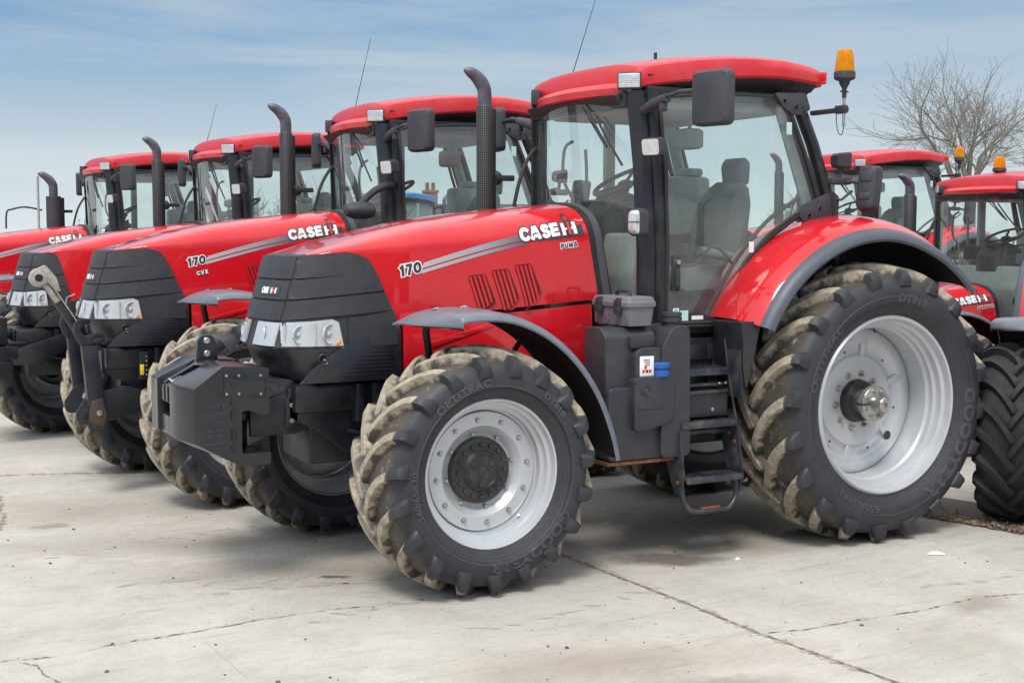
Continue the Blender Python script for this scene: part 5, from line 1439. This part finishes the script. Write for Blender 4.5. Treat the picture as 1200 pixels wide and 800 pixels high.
# ------------------------------------------------------------------ whole tractor
def tractor(loc, rz, sc, label, group=None, number='170', series='PUMA', below=None, short=False, beacon=False,
            details=True, exh='thin', swap=None, pillar_mirror=False, hood_dz=0., mirrors=True, steer=0., decals=True, post_lamps=True, far=(0, 0)):
    root = empty('tractor', loc, rz, sc); tag(root, label, 'tractor', group)
    kx = .16 if short else 0.
    def p(name, key, fn, mats, off=(0, 0, 0), **kw):
        return part(name, key, fn, mats, root, off, swap=swap, **kw)
    H = (kx, 0, hood_dz)
    p('chassis', 'chassis', engine_frame, [FRAME, BLACK])
    p('front_axle', 'faxle', front_axle, [FRAME, BOLT], (kx, 0, 0))
    for s in (-1, 1):
        wheel(root, 'front', s, (-2.88+kx+(far[0] if s > 0 else 0), s*.935+(far[1] if s > 0 else 0), FR-.016), steer, swap)
        wheel(root, 'rear', s, (0, s*.945, RR-.022), 0, swap)
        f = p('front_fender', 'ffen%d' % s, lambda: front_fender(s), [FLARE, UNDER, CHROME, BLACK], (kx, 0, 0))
        key = 'rfen%d' % s
        if key not in CACHE:
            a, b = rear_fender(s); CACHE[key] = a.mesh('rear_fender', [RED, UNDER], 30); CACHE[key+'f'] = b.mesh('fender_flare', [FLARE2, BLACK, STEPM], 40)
        rf = part('rear_fender', key, None, None, root, swap=swap); part('fender_flare', key+'f', None, None, rf)
    hd = p('hood', 'hood', lambda: HOODM, [RED, DARKIN], H, smooth=50)
    gr = p('grille', 'grille%d' % short, lambda: grille(short), [GRILLE, DARKIN], H, smooth=25)
    if details:
        part('nose_badge', 'badge', nose_badge, [WHITE, DECBLK, DECRED], gr)
    for s in (-1, 1):
        p('headlight', 'hl%d%d' % (s, short), lambda: headlight(s, short), [LAMPBED, CHROME, FROST, AMBERL, DARKIN], H, smooth=30)
    p('lower_grille', 'noselow', nose_lower, [BLACK, BOLT], H)
    for s in (-1, 1): p('side_panel', 'lowpan%d' % s, lambda: lower_panel(s), [RED], H)
    for vi, V in enumerate(VENTS):
        for s in (-1, 1): p('side_vent', 'vent%d%d' % (vi, s), lambda: vent(V, s), [RED, REDDARK], H)
    if decals:
        p('stripe_decal', 'stripe', stripe, [DECSIL, DECBLK], H, recalc=False)
        for what, nm, on in (('number', 'model_number', 1), ('brand', 'brand_lettering', 1), ('logo', 'brand_logo', 1), ('series', 'series_lettering', series), ('below', 'series_lettering', below)):
            if on: p(nm, 'let'+what+number+series+str(below), lambda: lettering(what, number, series, below), [WHITE, DECBLK, DECRED], H)
    p('hood_seal', 'seal', hood_seal, [RUBSEAL2, RUBSEAL], (0, 0, hood_dz))
    p('cab_frame', 'cabf', cab_frame, [BLACK, RUBSEAL2, PLAST, PLAST])
    p('windscreen', 'ws', windscreen, [GLASS])
    p('rear_window', 'rw', rear_window, [GLASS])
    for s in (-1, 1):
        d = p('door', 'doorg%d' % s, lambda: door_glass(s), [GLASS])
        part('door_seal', 'doors%d' % s, lambda: door_seal(s), [RUBSEAL2], d)
        part('grab_bar', 'doort%d' % s, lambda: door_trim(s), [DARKIN], d)
        part('handle', 'doorh%d' % s, lambda: door_handle(s), [DARKIN, BOLT], d)
        if s < 0 and details:
            for i in range(5): part('sticker', 'stick%d' % i, lambda: sticker(i), [WHITE, DECAQ, DECBLU], d, smooth=0)
    rf = p('roof', 'roof', roof, [REDROOF, DARKIN])
    for s in (-1, 1): part('work_light', 'rl%d' % s, lambda: roof_light(s), [PLAST, FROST], rf)
    part('tail_light', 'tail', lamp_marker, [REDLENS], rf)
    p('wiper', 'wiper', wipers, [DARKIN])
    p('cab_interior', 'inter', interior, [TRIM, DARKIN, SEATM, CABLIN])
    st = p('seat', 'seat', seat, [SEATM, DARKIN]); part('backrest', 'seatb', seat_back, [SEATM], st); part('headrest', 'seath', headrest, [SEATM], st)
    p('steering_wheel', 'steer', steering, [DARKIN])
    if mirrors:
        for s in (-1, 1):
            key = 'mir%d' % s
            if key not in CACHE:
                a, b, c = mirror(s)
                CACHE[key] = a.mesh('mirror', [PLAST]); CACHE[key+'h'] = b.mesh('mirror_housing', [PLAST, DARKIN]); CACHE[key+'g'] = c.mesh('mirror_glass', [MIRRORG])
            m = part('mirror', key, None, None, root); part('mirror_housing', key+'h', None, None, m); part('mirror_glass', key+'g', None, None, m)
    if post_lamps:
        p('post_lamp', 'wlh', lambda: work_light_mid(True), [PLAST, FROST])
        if details and not pillar_mirror: p('post_lamp', 'wll', lambda: work_light_mid(False), [PLAST, FROST])
    if pillar_mirror:
        def pm():
            mb = MB(); mb.tube(smoothpts([(-1.55, -.74, 2.40), (-1.62, -.80, 2.40), (-1.74, -.80, 2.34), (-1.84, -.80, 2.24)], 4), .03, 8)
            mb.lathe([(-.14, .01), (-.12, .06), (-.06, .088), (.04, .095), (.10, .075), (.125, .02)], 20, 0, (0, 0, 0), 'x', Matrix.Translation((-1.84, -.80, 2.20)) @ Matrix.Scale(.75, 4, (0, 0, 1)))
            return mb
        p('post_mirror', 'pm', pm, [PLAST])
    part('rear_lamp', 'rlam', rear_lights, [PLAST], root)
    ex = part('exhaust', 'exh'+exh, lambda: exhaust(exh), [PERF, GREYCHR, FRAME] if exh == 'thin' else [PLAST, GREYCHR, FRAME], root, (-2.055+(kx if exh != 'thin' else 0), .53, 0))
    p('air_hose', 'airp', air_pipe, [DARKIN])
    tk = p('fuel_tank', 'tank', fuel_tank, [TANKM, DARKIN, RUST])
    part('fuel_cap', 'tcap', tank_cap, [BLUECAP], tk)
    if details: part('warning_label', 'tlab', tank_label, [WHITE, DECBLK, DECRED], tk)
    p('step_ladder', 'steps', steps, [BLACK, STEPM, BOLT, STEPM, RUST])
    if beacon:
        b = p('beacon', 'bcarm', beacon_arm, [DARKIN, BOLT]); part('beacon_base', 'bclamp', beacon_lamp, [PLAST], b)
        part('amber_lens', 'bcdome', beacon_dome, [AMBER], b); part('reflector', 'bcb', beacon_bulb, [FROST], b)
    return root
FLARE2 = mat('rear_flare_plastic', (.070, .080, .102), .42, bump=.12, bscale=300)
WEIGHTM = mat('glossy_black_weight', (.010, .011, .016), .30, coat=.3, dust=.12, dustcol=(.12,.11,.10), dscale=6, crough=.25)
WORN = mat('worn_black_paint', (.03, .03, .033), .5, dust=.6, dustcol=(.20, .075, .03), dscale=9)
REDDARK = mat('red_vent_shade', (.12, .003, .006), .5)  # shade inside the vents painted as a darker red
RUBSEAL2 = mat('black_rubber', (.018, .019, .02), .55)
DECAQ = mat('pale_sticker', (.50, .72, .70), .5)
DECBLU = mat('blue_symbol', (.03, .15, .45), .5)

MIRROR_FRAME = [(-2.628, 0.766, 2.166), (-2.617, 0.765, 2.383), (-2.545, 0.763, 2.425), (-2.379, 0.757, 2.456), (-2.162, 0.749, 2.415)]
T6X, T6Y, T7X, T7Y = 5.90, 1.82, 3.99, -0.30
GRP = 'red tractors parked in a row'
t1 = tractor((0, 0, 0), 0, 1, 'nearest red tractor, its silver front and rear wheels both in full view', GRP, beacon=True, steer=radians(2), far=(-.20, 0))
part('ballast_weight', 'wt', weight_body, [WEIGHTM, WEIGHTM, BOLT, STEEL, PLAST], t1)
part('weight_mount', 'wm', weight_mount, [BLACK, BOLT, STEPM], t1)
tb = toolbox()
tbo = link('toolbox', tb[0].mesh('toolbox', [TOOLM])); tag(tbo, 'grey plastic toolbox with two latches on top of the black fuel tank', 'toolbox')
link('lid', tb[1].mesh('lid', [TOOLM]), tbo); link('handle', tb[2].mesh('handle', [PLAST]), tbo); [link('latch', tb[3][k].mesh('latch', [DARKIN]), tbo) for k in (0, 1)]
def antenna(root, base, tip):
    mb = MB(); mb.tube([base, tuple(Vector(base)+(Vector(tip)-Vector(base))*.04)], [.012, .006], 8); mb.tube([base, tip], [.0035, .0018], 6)
    link('antenna', mb.mesh('antenna', [DARKIN]), root)
antenna(t1, (-1.58, .19, 3.04), (-1.60, -.18, 3.56))
link('roof_aerial', MB().tube([(-.95, .1, 3.16), (-.95, .1, 3.26)], .012, 8).mesh('roof_aerial', [DARKIN]), t1)

t2 = tractor((-.42, 2.895, 0), radians(-3.05), 1, 'red tractor second in the row with a folded front linkage and rusty hooks', GRP, series='', below='CVX', pillar_mirror=True, steer=radians(13), far=(-.34, -.06))
antenna(t2, (-1.58, .10, 3.04), (-1.60, -.40, 3.60))
part('front_linkage', 'flink', front_linkage, [BLACK, FRAME, BOLT], t2); part('warning_label', 'fll', linkage_labels, [YELLOW], t2)
for s in (-1, 1): part('lower_link', 'llink', lower_link, [BLACK, WORN, BLACK, BOLT], t2, (.12, s*.42, -.12), scale=(1, 1, 1.13))
part('top_link', 'tlink', top_link, [BLACK, GREASE, FRAME], t2)

t3 = tractor((-.79, 6.24, 0), radians(2.3), .97, 'red tractor third in the row with the shortest headlights and grille', GRP, number='195', series='', below='CVX', short=True, steer=radians(8), far=(-.50, -.45))
antenna(t3, (-1.58, .30, 3.04), (-1.60, -.15, 3.45))
part('step_ballast', 'sballast', step_ballast, [BLACK], t3, (.16, 0, 0))
t4 = tractor((-1.25, 9.95, 0), radians(2.0), .965, 'farthest red tractor in the row with the thickest black exhaust stack', GRP, number='230', series='', below='CVX', exh='fat')
link('intake_stack', MB().tube([(-2.24, .60, 2.0), (-2.24, .60, 2.86)], .016, 10).mesh('intake_stack', [CABLIN]), t4)
link('mirror_frame', MB().tube(smoothpts(MIRROR_FRAME, 3), .012, 8).mesh('mirror_frame', [DARKIN]), t4)  # bent pipe from another machine's mirror frame, set on this hood
t5 = tractor((7.85, 6.35, 0), radians(0), 1, 'red tractor standing alone behind the nearest tractor, mostly hidden by its rear fender', None, beacon=True, mirrors=False, post_lamps=False)
t6 = tractor((T6X, T6Y, 0), radians(-5), 1, 'red utility tractor at the right edge with an orange beacon on its roof', None, series='FARMALL', hood_dz=-.387, post_lamps=False, mirrors=False)
t6.scale = (1, 1, .84)
bs = part('beacon', 'bclamp', None, None, t6, (-.95, 1.20, .16)); part('amber_lens', 'bcdome', None, None, bs); part('reflector', 'bcb', None, None, bs)
t7 = tractor((T7X, T7Y, 0), radians(35), .90, 'tractor cut off by the right edge of the picture, only its front wheel showing', None, post_lamps=False, mirrors=False, details=False, swap={'muddy_rubber': RUBBER_SHADED})

# background machines seen through the cab windows
for xy, rzz, sc, sw, lab in (((5.5, 21.0), -160, .95, BLUE, 'blue tractor standing behind the row of red tractors'), ((-3.6, 23.5), 12, .95, GREEN, 'green tractor standing behind the row of red tractors')):
    tractor((xy[0], xy[1], 0), radians(rzz), sc, lab, None, details=False, decals=False, beacon=(sw == BLUE), swap={'red_paint': sw, 'red_roof_plastic': sw})

# ------------------------------------------------------------------ trees, house, hedge
def bare_tree(name, loc, height, seed, label, group=None, spread=1., trunk_r=.16, fork=.33, levels=6, lean=0., twig=.006, sc_=.74):
    rnd = random.Random(seed); root = empty(name, loc); tag(root, label, 'tree', group)
    T = MB(); Cn = MB()
    def grow(p, d, L, r, lv):
        n = 5 if lv < 3 else 4 if lv < 5 else 3
        pts = [p.copy()]; q = p.copy(); dd = d.copy()
        for i in range(n):
            dd = (dd+Vector((rnd.gauss(0, .10), rnd.gauss(0, .10), rnd.gauss(0, .07)+.035))).normalized()
            q = q+dd*(L/n); pts.append(q.copy())
        r1 = r*(.62 if lv < levels else .5)
        Cn.tube(pts, [max(twig, r+(r1-r)*i/n) for i in range(n+1)], 7 if lv < 2 else 4 if lv < 4 else 3, cap=False)
        if lv >= levels: return
        k = 3 if lv < 5 else 2
        for j in range(k+(1 if lv in (2, 3) else 0)):
            t = 1 if j == 0 else rnd.uniform(.35, 1.)
            idx = min(n, int(t*n)); base = pts[idx]
            ang = rnd.uniform(.25, .55) if j == 0 else rnd.uniform(.45, .95)
            ax = Vector((rnd.gauss(0, 1), rnd.gauss(0, 1), rnd.gauss(0, .4))); ax = (ax-dd*ax.dot(dd)).normalized()
            nd = (dd*cos(ang*spread)+ax*sin(ang*spread)).normalized()
            grow(base, nd, L*rnd.uniform(.66, .90), r1*(.95 if j == 0 else rnd.uniform(.5, .75)), lv+1)
    h0 = height*fork
    T.tube([(0, 0, -.1), (0, 0, .15), (.02, 0, h0*.5), (.03+lean*.5, .02, h0)], [trunk_r*1.5, trunk_r*1.1, trunk_r*.95, trunk_r*.8], 12)
    top = Vector((.03+lean*.5, .02, h0-.05))
    for j, (ax, az) in enumerate(((-.75, 1), (.12, 1.), (.62, 1), (-.25, 1.1))):
        d = Vector((ax+rnd.gauss(0, .05), rnd.gauss(0, .35), az)).normalized()
        grow(top, d, height*.24*rnd.uniform(.9, 1.1), trunk_r*.55, 1)
    root.scale = (sc_,)*3
    link('trunk', T.mesh('trunk', [BARK]), root); link('crown', Cn.mesh('crown', [BARK], 60, recalc=False), root)
    return root
def ray_pos(px_dir, dist):   # ground point at a bearing (degrees right of +y) and distance from the viewing side of the yard
    a = radians(px_dir); return (-6.2+dist*sin(a), -7.6+dist*cos(a), 0)
bare_tree('bare_tree', ray_pos(47.4, 46), 9.0, 11, 'leafless tree with a forked trunk rising behind the right-hand tractors', 'leafless trees beyond the yard', 1.0, .30, levels=6, twig=.008, fork=.46)
bare_tree('bare_tree', ray_pos(51.0, 48), 8.0, 5, 'leafless tree at the right edge partly behind the orange beacon', 'leafless trees beyond the yard', 1.0, .26, levels=5, twig=.008, fork=.44)
bare_tree('bare_tree', ray_pos(40.5, 70), 6.0, 8, 'low leafless tree seen through the rear of the nearest cab', 'leafless trees beyond the yard', 1.1, .16, levels=5, twig=.012)
bare_tree('bare_tree', ray_pos(21.0, 62), 6.0, 21, 'low leafless tree seen through the second cab', 'leafless trees beyond the yard', 1.1, .16, levels=5, twig=.012)
bare_tree('bare_tree', ray_pos(17.5, 66), 5.5, 23, 'low leafless tree seen through the third cab', 'leafless trees beyond the yard', 1.1, .16, levels=5, twig=.012)

def hedge(loc0, loc1, h, label):
    rnd = random.Random(4); mb = MB(); a = Vector(loc0); b = Vector(loc1); L = (b-a).length; n = int(L*60)
    for i in range(n):
        t = rnd.random(); hh = h*(.75+.25*sin(t*37)+.12*sin(t*91))
        p = a.lerp(b, t)+Vector((rnd.gauss(0, .45), rnd.gauss(0, .45), 0)); z = rnd.uniform(.0, hh)
        d = Vector((rnd.gauss(0, .3), rnd.gauss(0, .3), 1)).normalized()*rnd.uniform(.3, .9); q = p+Vector((0, 0, z)); r = rnd.uniform(.012, .03)
        s = Vector((d.y, -d.x, 0)).normalized() if abs(d.x)+abs(d.y) > .01 else Vector((1, 0, 0))
        mb.add([q-s*r, q+s*r, q+d], [[0, 1, 2]]); mb.add([q-s*r*.4+d*.5, q+s*.16+d*.7, q+s*.05+d*.5], [[0, 1, 2]])
    o = link('hedge', mb.mesh('hedge', [LEAF], 0, recalc=False)); tag(o, label, 'hedge')
hedge(ray_pos(10, 75), ray_pos(56, 75), 2.3, 'low leafless hedge running behind the whole yard')

def bungalow():
    root = empty('house', ray_pos(24.9, 98), radians(-18)); tag(root, 'low house with a brick chimney seen through the second cab', 'house')
    w = MB(); w.box(-7, 7, -3.5, 3.5, 0, 2.6, 0, .02); wall = link('wall', w.mesh('wall', [RENDER]), root)
    r = MB(); r.prism([(-4, 2.55), (0, 4.3), (4, 2.55)], -7.3, 7.3, 0, .02, axis='x'); rf = link('roof', r.mesh('roof', [SLATE]), root)
    c = MB(); c.box(-.5, .5, -.4, .4, 3.9, 5.2, 0, .03); c.box(-.58, .58, -.48, .48, 5.1, 5.3, 0, .03)
    for x in (-.22, .22): c.lathe([(5.3, .16), (5.8, .13), (5.85, .16), (5.85, .11)], 16, 0, (x, 0, 0), 'z')
    link('chimney', c.mesh('chimney', [BRICK]), rf)
    for x in (-5, -2, 2, 5):
        f = MB(); f.box(x-.6, x+.6, -3.56, -3.49, 1.0, 2.1, 0, .01); fo = link('window', f.mesh('window', [WHITE]), root)
        g_ = MB(); g_.box(x-.52, x+.52, -3.575, -3.555, 1.08, 2.02, 0, .002); link('pane', g_.mesh('pane', [MIRRORG]), fo)
bungalow()

def reflection_shed():
    """unseen farm shed behind the viewer, added so the red paint mirrors something dark"""
    root = empty('reflection_shed', (-14, -48, 0), radians(-8)); tag(root, 'unseen dark green farm shed with grey sliding doors, added for the paint to mirror', 'reflection_shed')
    w_ = MB(); w_.box(-26, 26, -7, 7, 0, 5.0, 0, .02)
    for i in range(87): w_.box(-25.8+.6*i, -25.7+.6*i, 7.0, 7.05, .4, 4.9, 0, .01)
    link('wall', w_.mesh('wall', [SHED]), root)
    r_ = MB(); r_.prism([(-7.5, 4.95), (0, 7.2), (7.5, 4.95)], -26.5, 26.5, 0, .02, axis='x'); link('roof', r_.mesh('roof', [SLATE]), root)
    for x in (-14, 2, 16):
        d_ = MB(); d_.box(x-2.4, x+2.4, 7.06, 7.14, .05, 4.2, 0, .01); link('door', d_.mesh('door', [SHEDDOOR]), root)
SHED = mat('shed_sheeting', (.035, .06, .045), .6, var=.2, scale=2); SHEDDOOR = mat('shed_door', (.22, .23, .24), .6, var=.15, scale=2)
reflection_shed()  # out of view, added for its dark reflection
for i, (x, y, h_, sd_) in enumerate(((-30, -22, 9, 31), (14, -24, 10, 32), (24, -14, 9, 33))):
    bare_tree('bare_tree', (x, y, 0), h_, sd_, ('leafless tree left of the green shed', 'leafless tree right of the green shed', 'leafless tree at the far right end of the yard')[i], 'leafless trees beyond the yard', 1.1, .25, levels=5, twig=.02, sc_=.9)

# ------------------------------------------------------------------ ground
def ground():
    S = 400; mb = MB(); mb.add([(-S, -S, 0), (S, -S, 0), (S, S, 0), (-S, S, 0)], [[0, 1, 2, 3]])
    o = link('ground', mb.mesh('ground', [CONC], 0)); tag(o, kind='structure')
ground()
def strip(name, pts, width, matl, z=.004, seed=1, jag=.35, sub=.022):
    rnd = random.Random(seed); P = []
    for a, b in zip(pts, pts[1:]):
        a = Vector(a); b = Vector(b); n = max(1, int((b-a).length/sub))
        for i in range(n): P.append(a.lerp(b, i/n))
    P.append(Vector(pts[-1])); L = []; R = []; w = 0; off = 0
    for i, p in enumerate(P):
        d = (P[min(i+1, len(P)-1)]-P[max(i-1, 0)]).normalized(); nrm = Vector((-d.y, d.x))
        off = off*.85+rnd.gauss(0, width*jag); ww = width*(.15+rnd.random()**2.2*2.1)*.5
        if i in (0, len(P)-1): ww *= .1
        c = p+nrm*off; L.append((c.x+nrm.x*ww, c.y+nrm.y*ww, z)); R.append((c.x-nrm.x*ww, c.y-nrm.y*ww, z))
    mb = MB(); n = len(L); mb.add(L+R, [[i, i+1, n+i+1, n+i] for i in range(n-1)])
    o = link(name, mb.mesh(name, [matl], 0)); tag(o, kind='structure'); return o
strip('slab_joint', [(-2.07, 1.5), (-2.05, -.56), (-2.01, -1.75), (-2.01, -2.4), (-1.94, -3.26), (-1.88, -5)], .013, CRACKM, seed=2, jag=.10)
strip('slab_joint', [(-2.07, 1.5), (-2.05, -.56), (-2.01, -1.75), (-2.01, -2.4), (-1.94, -3.26), (-1.88, -5)], .045, JOINTM, z=.002, seed=3, jag=.1)
strip('crack', [(-2.0, -2.42), (-1.75, -2.47), (-1.45, -2.47), (-1.0, -2.50), (-.55, -2.47), (.2, -2.6)], .0065, CRACKM, seed=4, jag=.5)
strip('crack', [(-6.2, -.95), (-5.45, -1.06), (-5.18, -1.10), (-4.95, -1.04), (-4.64, -1.03), (-4.3, -1.0), (-3.95, -.96), (-3.6, -1.0)], .007, CRACKM, seed=5, jag=.55)
strip('crack', [(-5.38, -1.09), (-5.30, -1.2), (-5.30, -1.36), (-5.22, -1.6), (-5.24, -1.9)], .0065, CRACKM, seed=6, jag=.5)
strip('slab_joint', [(-6.0, 4.2), (-4.9, 4.15), (-4.3, 3.95), (-3.3, 3.5)], .03, JOINTM, seed=7, jag=.15)
strip('slab_joint', [(-4.86, 4.1), (-4.93, 3.2), (-5.02, 2.2), (-5.3, 1.0)], .05, JOINTM, seed=8, jag=.04, sub=.012)
def gutter():
    """dirt strip with dead leaves and stones along the slab edge"""
    mb = MB(); A = Vector((.4, .9)); B = Vector((1.02, -1.75)); n = 60; rnd = random.Random(5); L = []; R = []
    for i in range(n+1):
        p = A.lerp(B, i/n); L.append((p.x+rnd.gauss(0, .012), p.y, .003)); R.append((p.x+.75, p.y+.1, .003))
    k = n+1; mb.add(L+R, [[i, i+1, k+i+1, k+i] for i in range(n)])
    o = link('gutter_dirt', mb.mesh('gutter_dirt', [GRAVEL], 0)); tag(o, kind='structure')
    m2 = MB()
    for i in range(1500):
        t = rnd.random(); p = A.lerp(B, t); x = p.x+abs(rnd.gauss(.05, .12)); y = p.y+rnd.uniform(-.02, .02); r = rnd.uniform(.006, .026); z = .004+rnd.random()*.012
        a = rnd.random()*pi; m2.add([(x-r*cos(a), y-r*sin(a), z), (x+r*.5*sin(a), y-r*.5*cos(a), z+rnd.uniform(.0, .02)), (x+r*cos(a), y+r*sin(a), z+rnd.uniform(0, .015)), (x-r*.5*sin(a), y+r*.5*cos(a), z)], [[0, 1, 2, 3]])
    o = link('leaf_litter', m2.mesh('leaf_litter', [LITTERM], 0)); tag(o, 'dead brown leaves and grit lying along the edge of the concrete', 'leaf litter', kind='stuff')
gutter()
def scuffs():
    rnd = random.Random(77); mb = MB()
    for (cx, cy, a, n_, dx, dy) in ((-4.2, -.35, -.45, 9, .16, -.03), (-3.9, -1.1, -.5, 10, .17, .02), (-4.9, .9, -.4, 8, .2, .05), (-3.2, -1.7, -.6, 8, .18, .03), (-.6, -2.2, -.3, 6, .2, 0), (-4.6, .1, .5, 7, .15, -.06)):
        for i in range(n_):
            x = cx+dx*i+rnd.gauss(0, .02); y = cy+dy*i+rnd.gauss(0, .03); L = rnd.uniform(.03, .11); w_ = rnd.uniform(.006, .022); aa = a+rnd.gauss(0, .25)
            pts = [(x+L*cos(t)*cos(aa)-w_*sin(t)*sin(aa)*(1+.4*rnd.random()), y+L*cos(t)*sin(aa)+w_*sin(t)*cos(aa)*(1+.4*rnd.random()), .0015) for t in [k*pi/6 for k in range(12)]]
            mb.add(pts, [list(range(12))])
    o = link('tyre_scuffs', mb.mesh('tyre_scuffs', [SCUFF], 0)); tag(o, kind='structure')
SCUFF = mat('tyre_scuff', (.36, .345, .325), .9, var=.25, scale=30)
scuffs()
def pebbles():
    rnd = random.Random(12); mb = MB()
    for i in range(520):
        x = rnd.uniform(-6.2, 1.0); y = rnd.uniform(-3.6, 3.0); r = rnd.choice((.003, .004, .005, .008, .012 if rnd.random() < .3 else .004))
        b = bmesh.new(); bmesh.ops.create_icosphere(b, subdivisions=1, radius=r)
        for v in b.verts: v.co *= rnd.uniform(.7, 1.3); v.co.z *= .6
        mb.bm(b, rnd.choice((0, 0, 1)), Matrix.Translation((x, y, r*.3)))
    o = link('grit', mb.mesh('grit', [GRAVEL, WHITEISH], 0)); tag(o, 'small stones and grit scattered over the concrete', 'grit', kind='stuff')
WHITEISH = mat('pale_stone', (.38, .36, .33), .9)
pebbles()
def scrap(loc, rz_, L, W, label):
    mb = MB(); n = 8
    top = [(L*(i/n-.5), W*.5*(1-.6*abs(i/n-.4)), .006+.012*sin(i/n*pi)+.002) for i in range(n+1)]; bot = [(p[0], -p[1]*.6, .005) for p in top]
    mb.add(top+bot, [[i, i+1, n+2+i, n+1+i] for i in range(n)])
    o = link('plastic_scrap', mb.mesh('plastic_scrap', [WHITE], 60), None, loc, (0, 0, rz_)); tag(o, label, 'scrap')
scrap((.03, -1.63, 0), -.5, .11, .03, 'white curled plastic scrap on the concrete in front of the big rear tyre')
scrap((-1.16, -1.15, 0), .1, .04, .02, 'tiny white scrap on the concrete between the wheels of the nearest tractor')

# ------------------------------------------------------------------ sky, sun, camera
w = bpy.data.worlds.new('World'); scene.world = w; w.use_nodes = True; nt = w.node_tree
bg = nt.nodes['Background']
SUN_EL, SUN_AZ = 56., 222.     # azimuth clockwise from +y
sky = N(nt, 'ShaderNodeTexSky', sky_type='NISHITA'); sky.sun_disc = False; sky.sun_elevation = radians(SUN_EL); sky.sun_rotation = radians(SUN_AZ); sky.air_density = 1.1; sky.dust_density = 1.5; sky.ozone_density = 1.2
tc = N(nt, 'ShaderNodeTexCoord')
mp = N(nt, 'ShaderNodeMapping'); mp.inputs['Scale'].default_value = (1.3, 1.3, 12.); mp.inputs['Rotation'].default_value = (radians(4), radians(9), radians(15)); nt.links.new(tc.outputs['Generated'], mp.inputs['Vector'])
cn = N(nt, 'ShaderNodeTexNoise', Scale=2.2, Detail=9., Roughness=.55, Distortion=.4); nt.links.new(mp.outputs[0], cn.inputs['Vector'])
sx = N(nt, 'ShaderNodeSeparateXYZ'); nt.links.new(tc.outputs['Generated'], sx.inputs[0])
# cloud cover: solid near the horizon, broken higher up
el = ramp(nt, sx.outputs[2], [(.0, g(1.0)), (.2, g(.92)), (.6, g(.95))])
cv = ramp(nt, cn.outputs[0], [(.42, g(0)), (.62, g(.85))])
clear = ramp(nt, sx.outputs[2], [(.0, (5.3, 5.8, 6.0, 1)), (.06, (4.0, 4.7, 5.2, 1)), (.12, (2.3, 3.4, 4.6, 1)), (.18, (1.15, 2.45, 4.2, 1)), (.35, (4., 5., 6., 1)), (.6, (9.5, 9.8, 10.2, 1)), (1., (11, 11.2, 11.5, 1))])
cloud = ramp(nt, sx.outputs[2], [(.0, (5.4, 5.9, 6.1, 1)), (.10, (3.8, 4.5, 5.0, 1)), (.20, (2.7, 3.5, 4.5, 1)), (.35, (6, 6.5, 7., 1)), (.6, (9.8, 10, 10.4, 1)), (1., (11, 11.2, 11.5, 1))])
# greyer cloud to the right of the yard
gx = ramp(nt, sx.outputs[0], [(.35, g(0)), (.85, g(.75))])
cvm = N(nt, 'ShaderNodeMath', operation='MAXIMUM'); nt.links.new(cv, cvm.inputs[0]); nt.links.new(gx, cvm.inputs[1])
m1 = N(nt, 'ShaderNodeMix', data_type='RGBA'); nt.links.new(cvm.outputs[0], m1.inputs[0]); nt.links.new(clear, m1.inputs[6]); nt.links.new(cloud, m1.inputs[7])
mx = N(nt, 'ShaderNodeMix', data_type='RGBA'); nt.links.new(el, mx.inputs[0]); nt.links.new(sky.outputs[0], mx.inputs[6]); nt.links.new(m1.outputs[2], mx.inputs[7])
nt.links.new(mx.outputs[2], bg.inputs['Color']); bg.inputs['Strength'].default_value = .10

sl = bpy.data.lights.new('sun', 'SUN'); sl.energy = 1.8; sl.angle = radians(17); sl.color = (1, .96, .90)
so = bpy.data.objects.new('sun', sl); COL.objects.link(so)
az, elv = radians(SUN_AZ), radians(SUN_EL)
sd = Vector((sin(az)*cos(elv), cos(az)*cos(elv), sin(elv)))
so.rotation_euler = sd.to_track_quat('Z', 'Y').to_euler(); so.location = (0, 0, 20)

cam = bpy.data.cameras.new('camera'); co = bpy.data.objects.new('camera', cam); COL.objects.link(co); scene.camera = co
cam.sensor_width = 36; cam.lens = 1549.7/1200*36; cam.clip_end = 2000; cam.clip_start = .05
yaw, pitch = .4964, -.0801
co.location = (-6.228, -7.566, 2.006)
co.rotation_euler = (pi/2+pitch, 0, -yaw)
scene.render.resolution_x = 1024; scene.render.resolution_y = 682
scene.render.engine = 'CYCLES'
scene.cycles.transparent_max_bounces = 24
scene.cycles.max_bounces = 8
scene.view_settings.view_transform = 'Standard'; scene.view_settings.look = 'None'; scene.view_settings.exposure = .50; scene.view_settings.gamma = 1
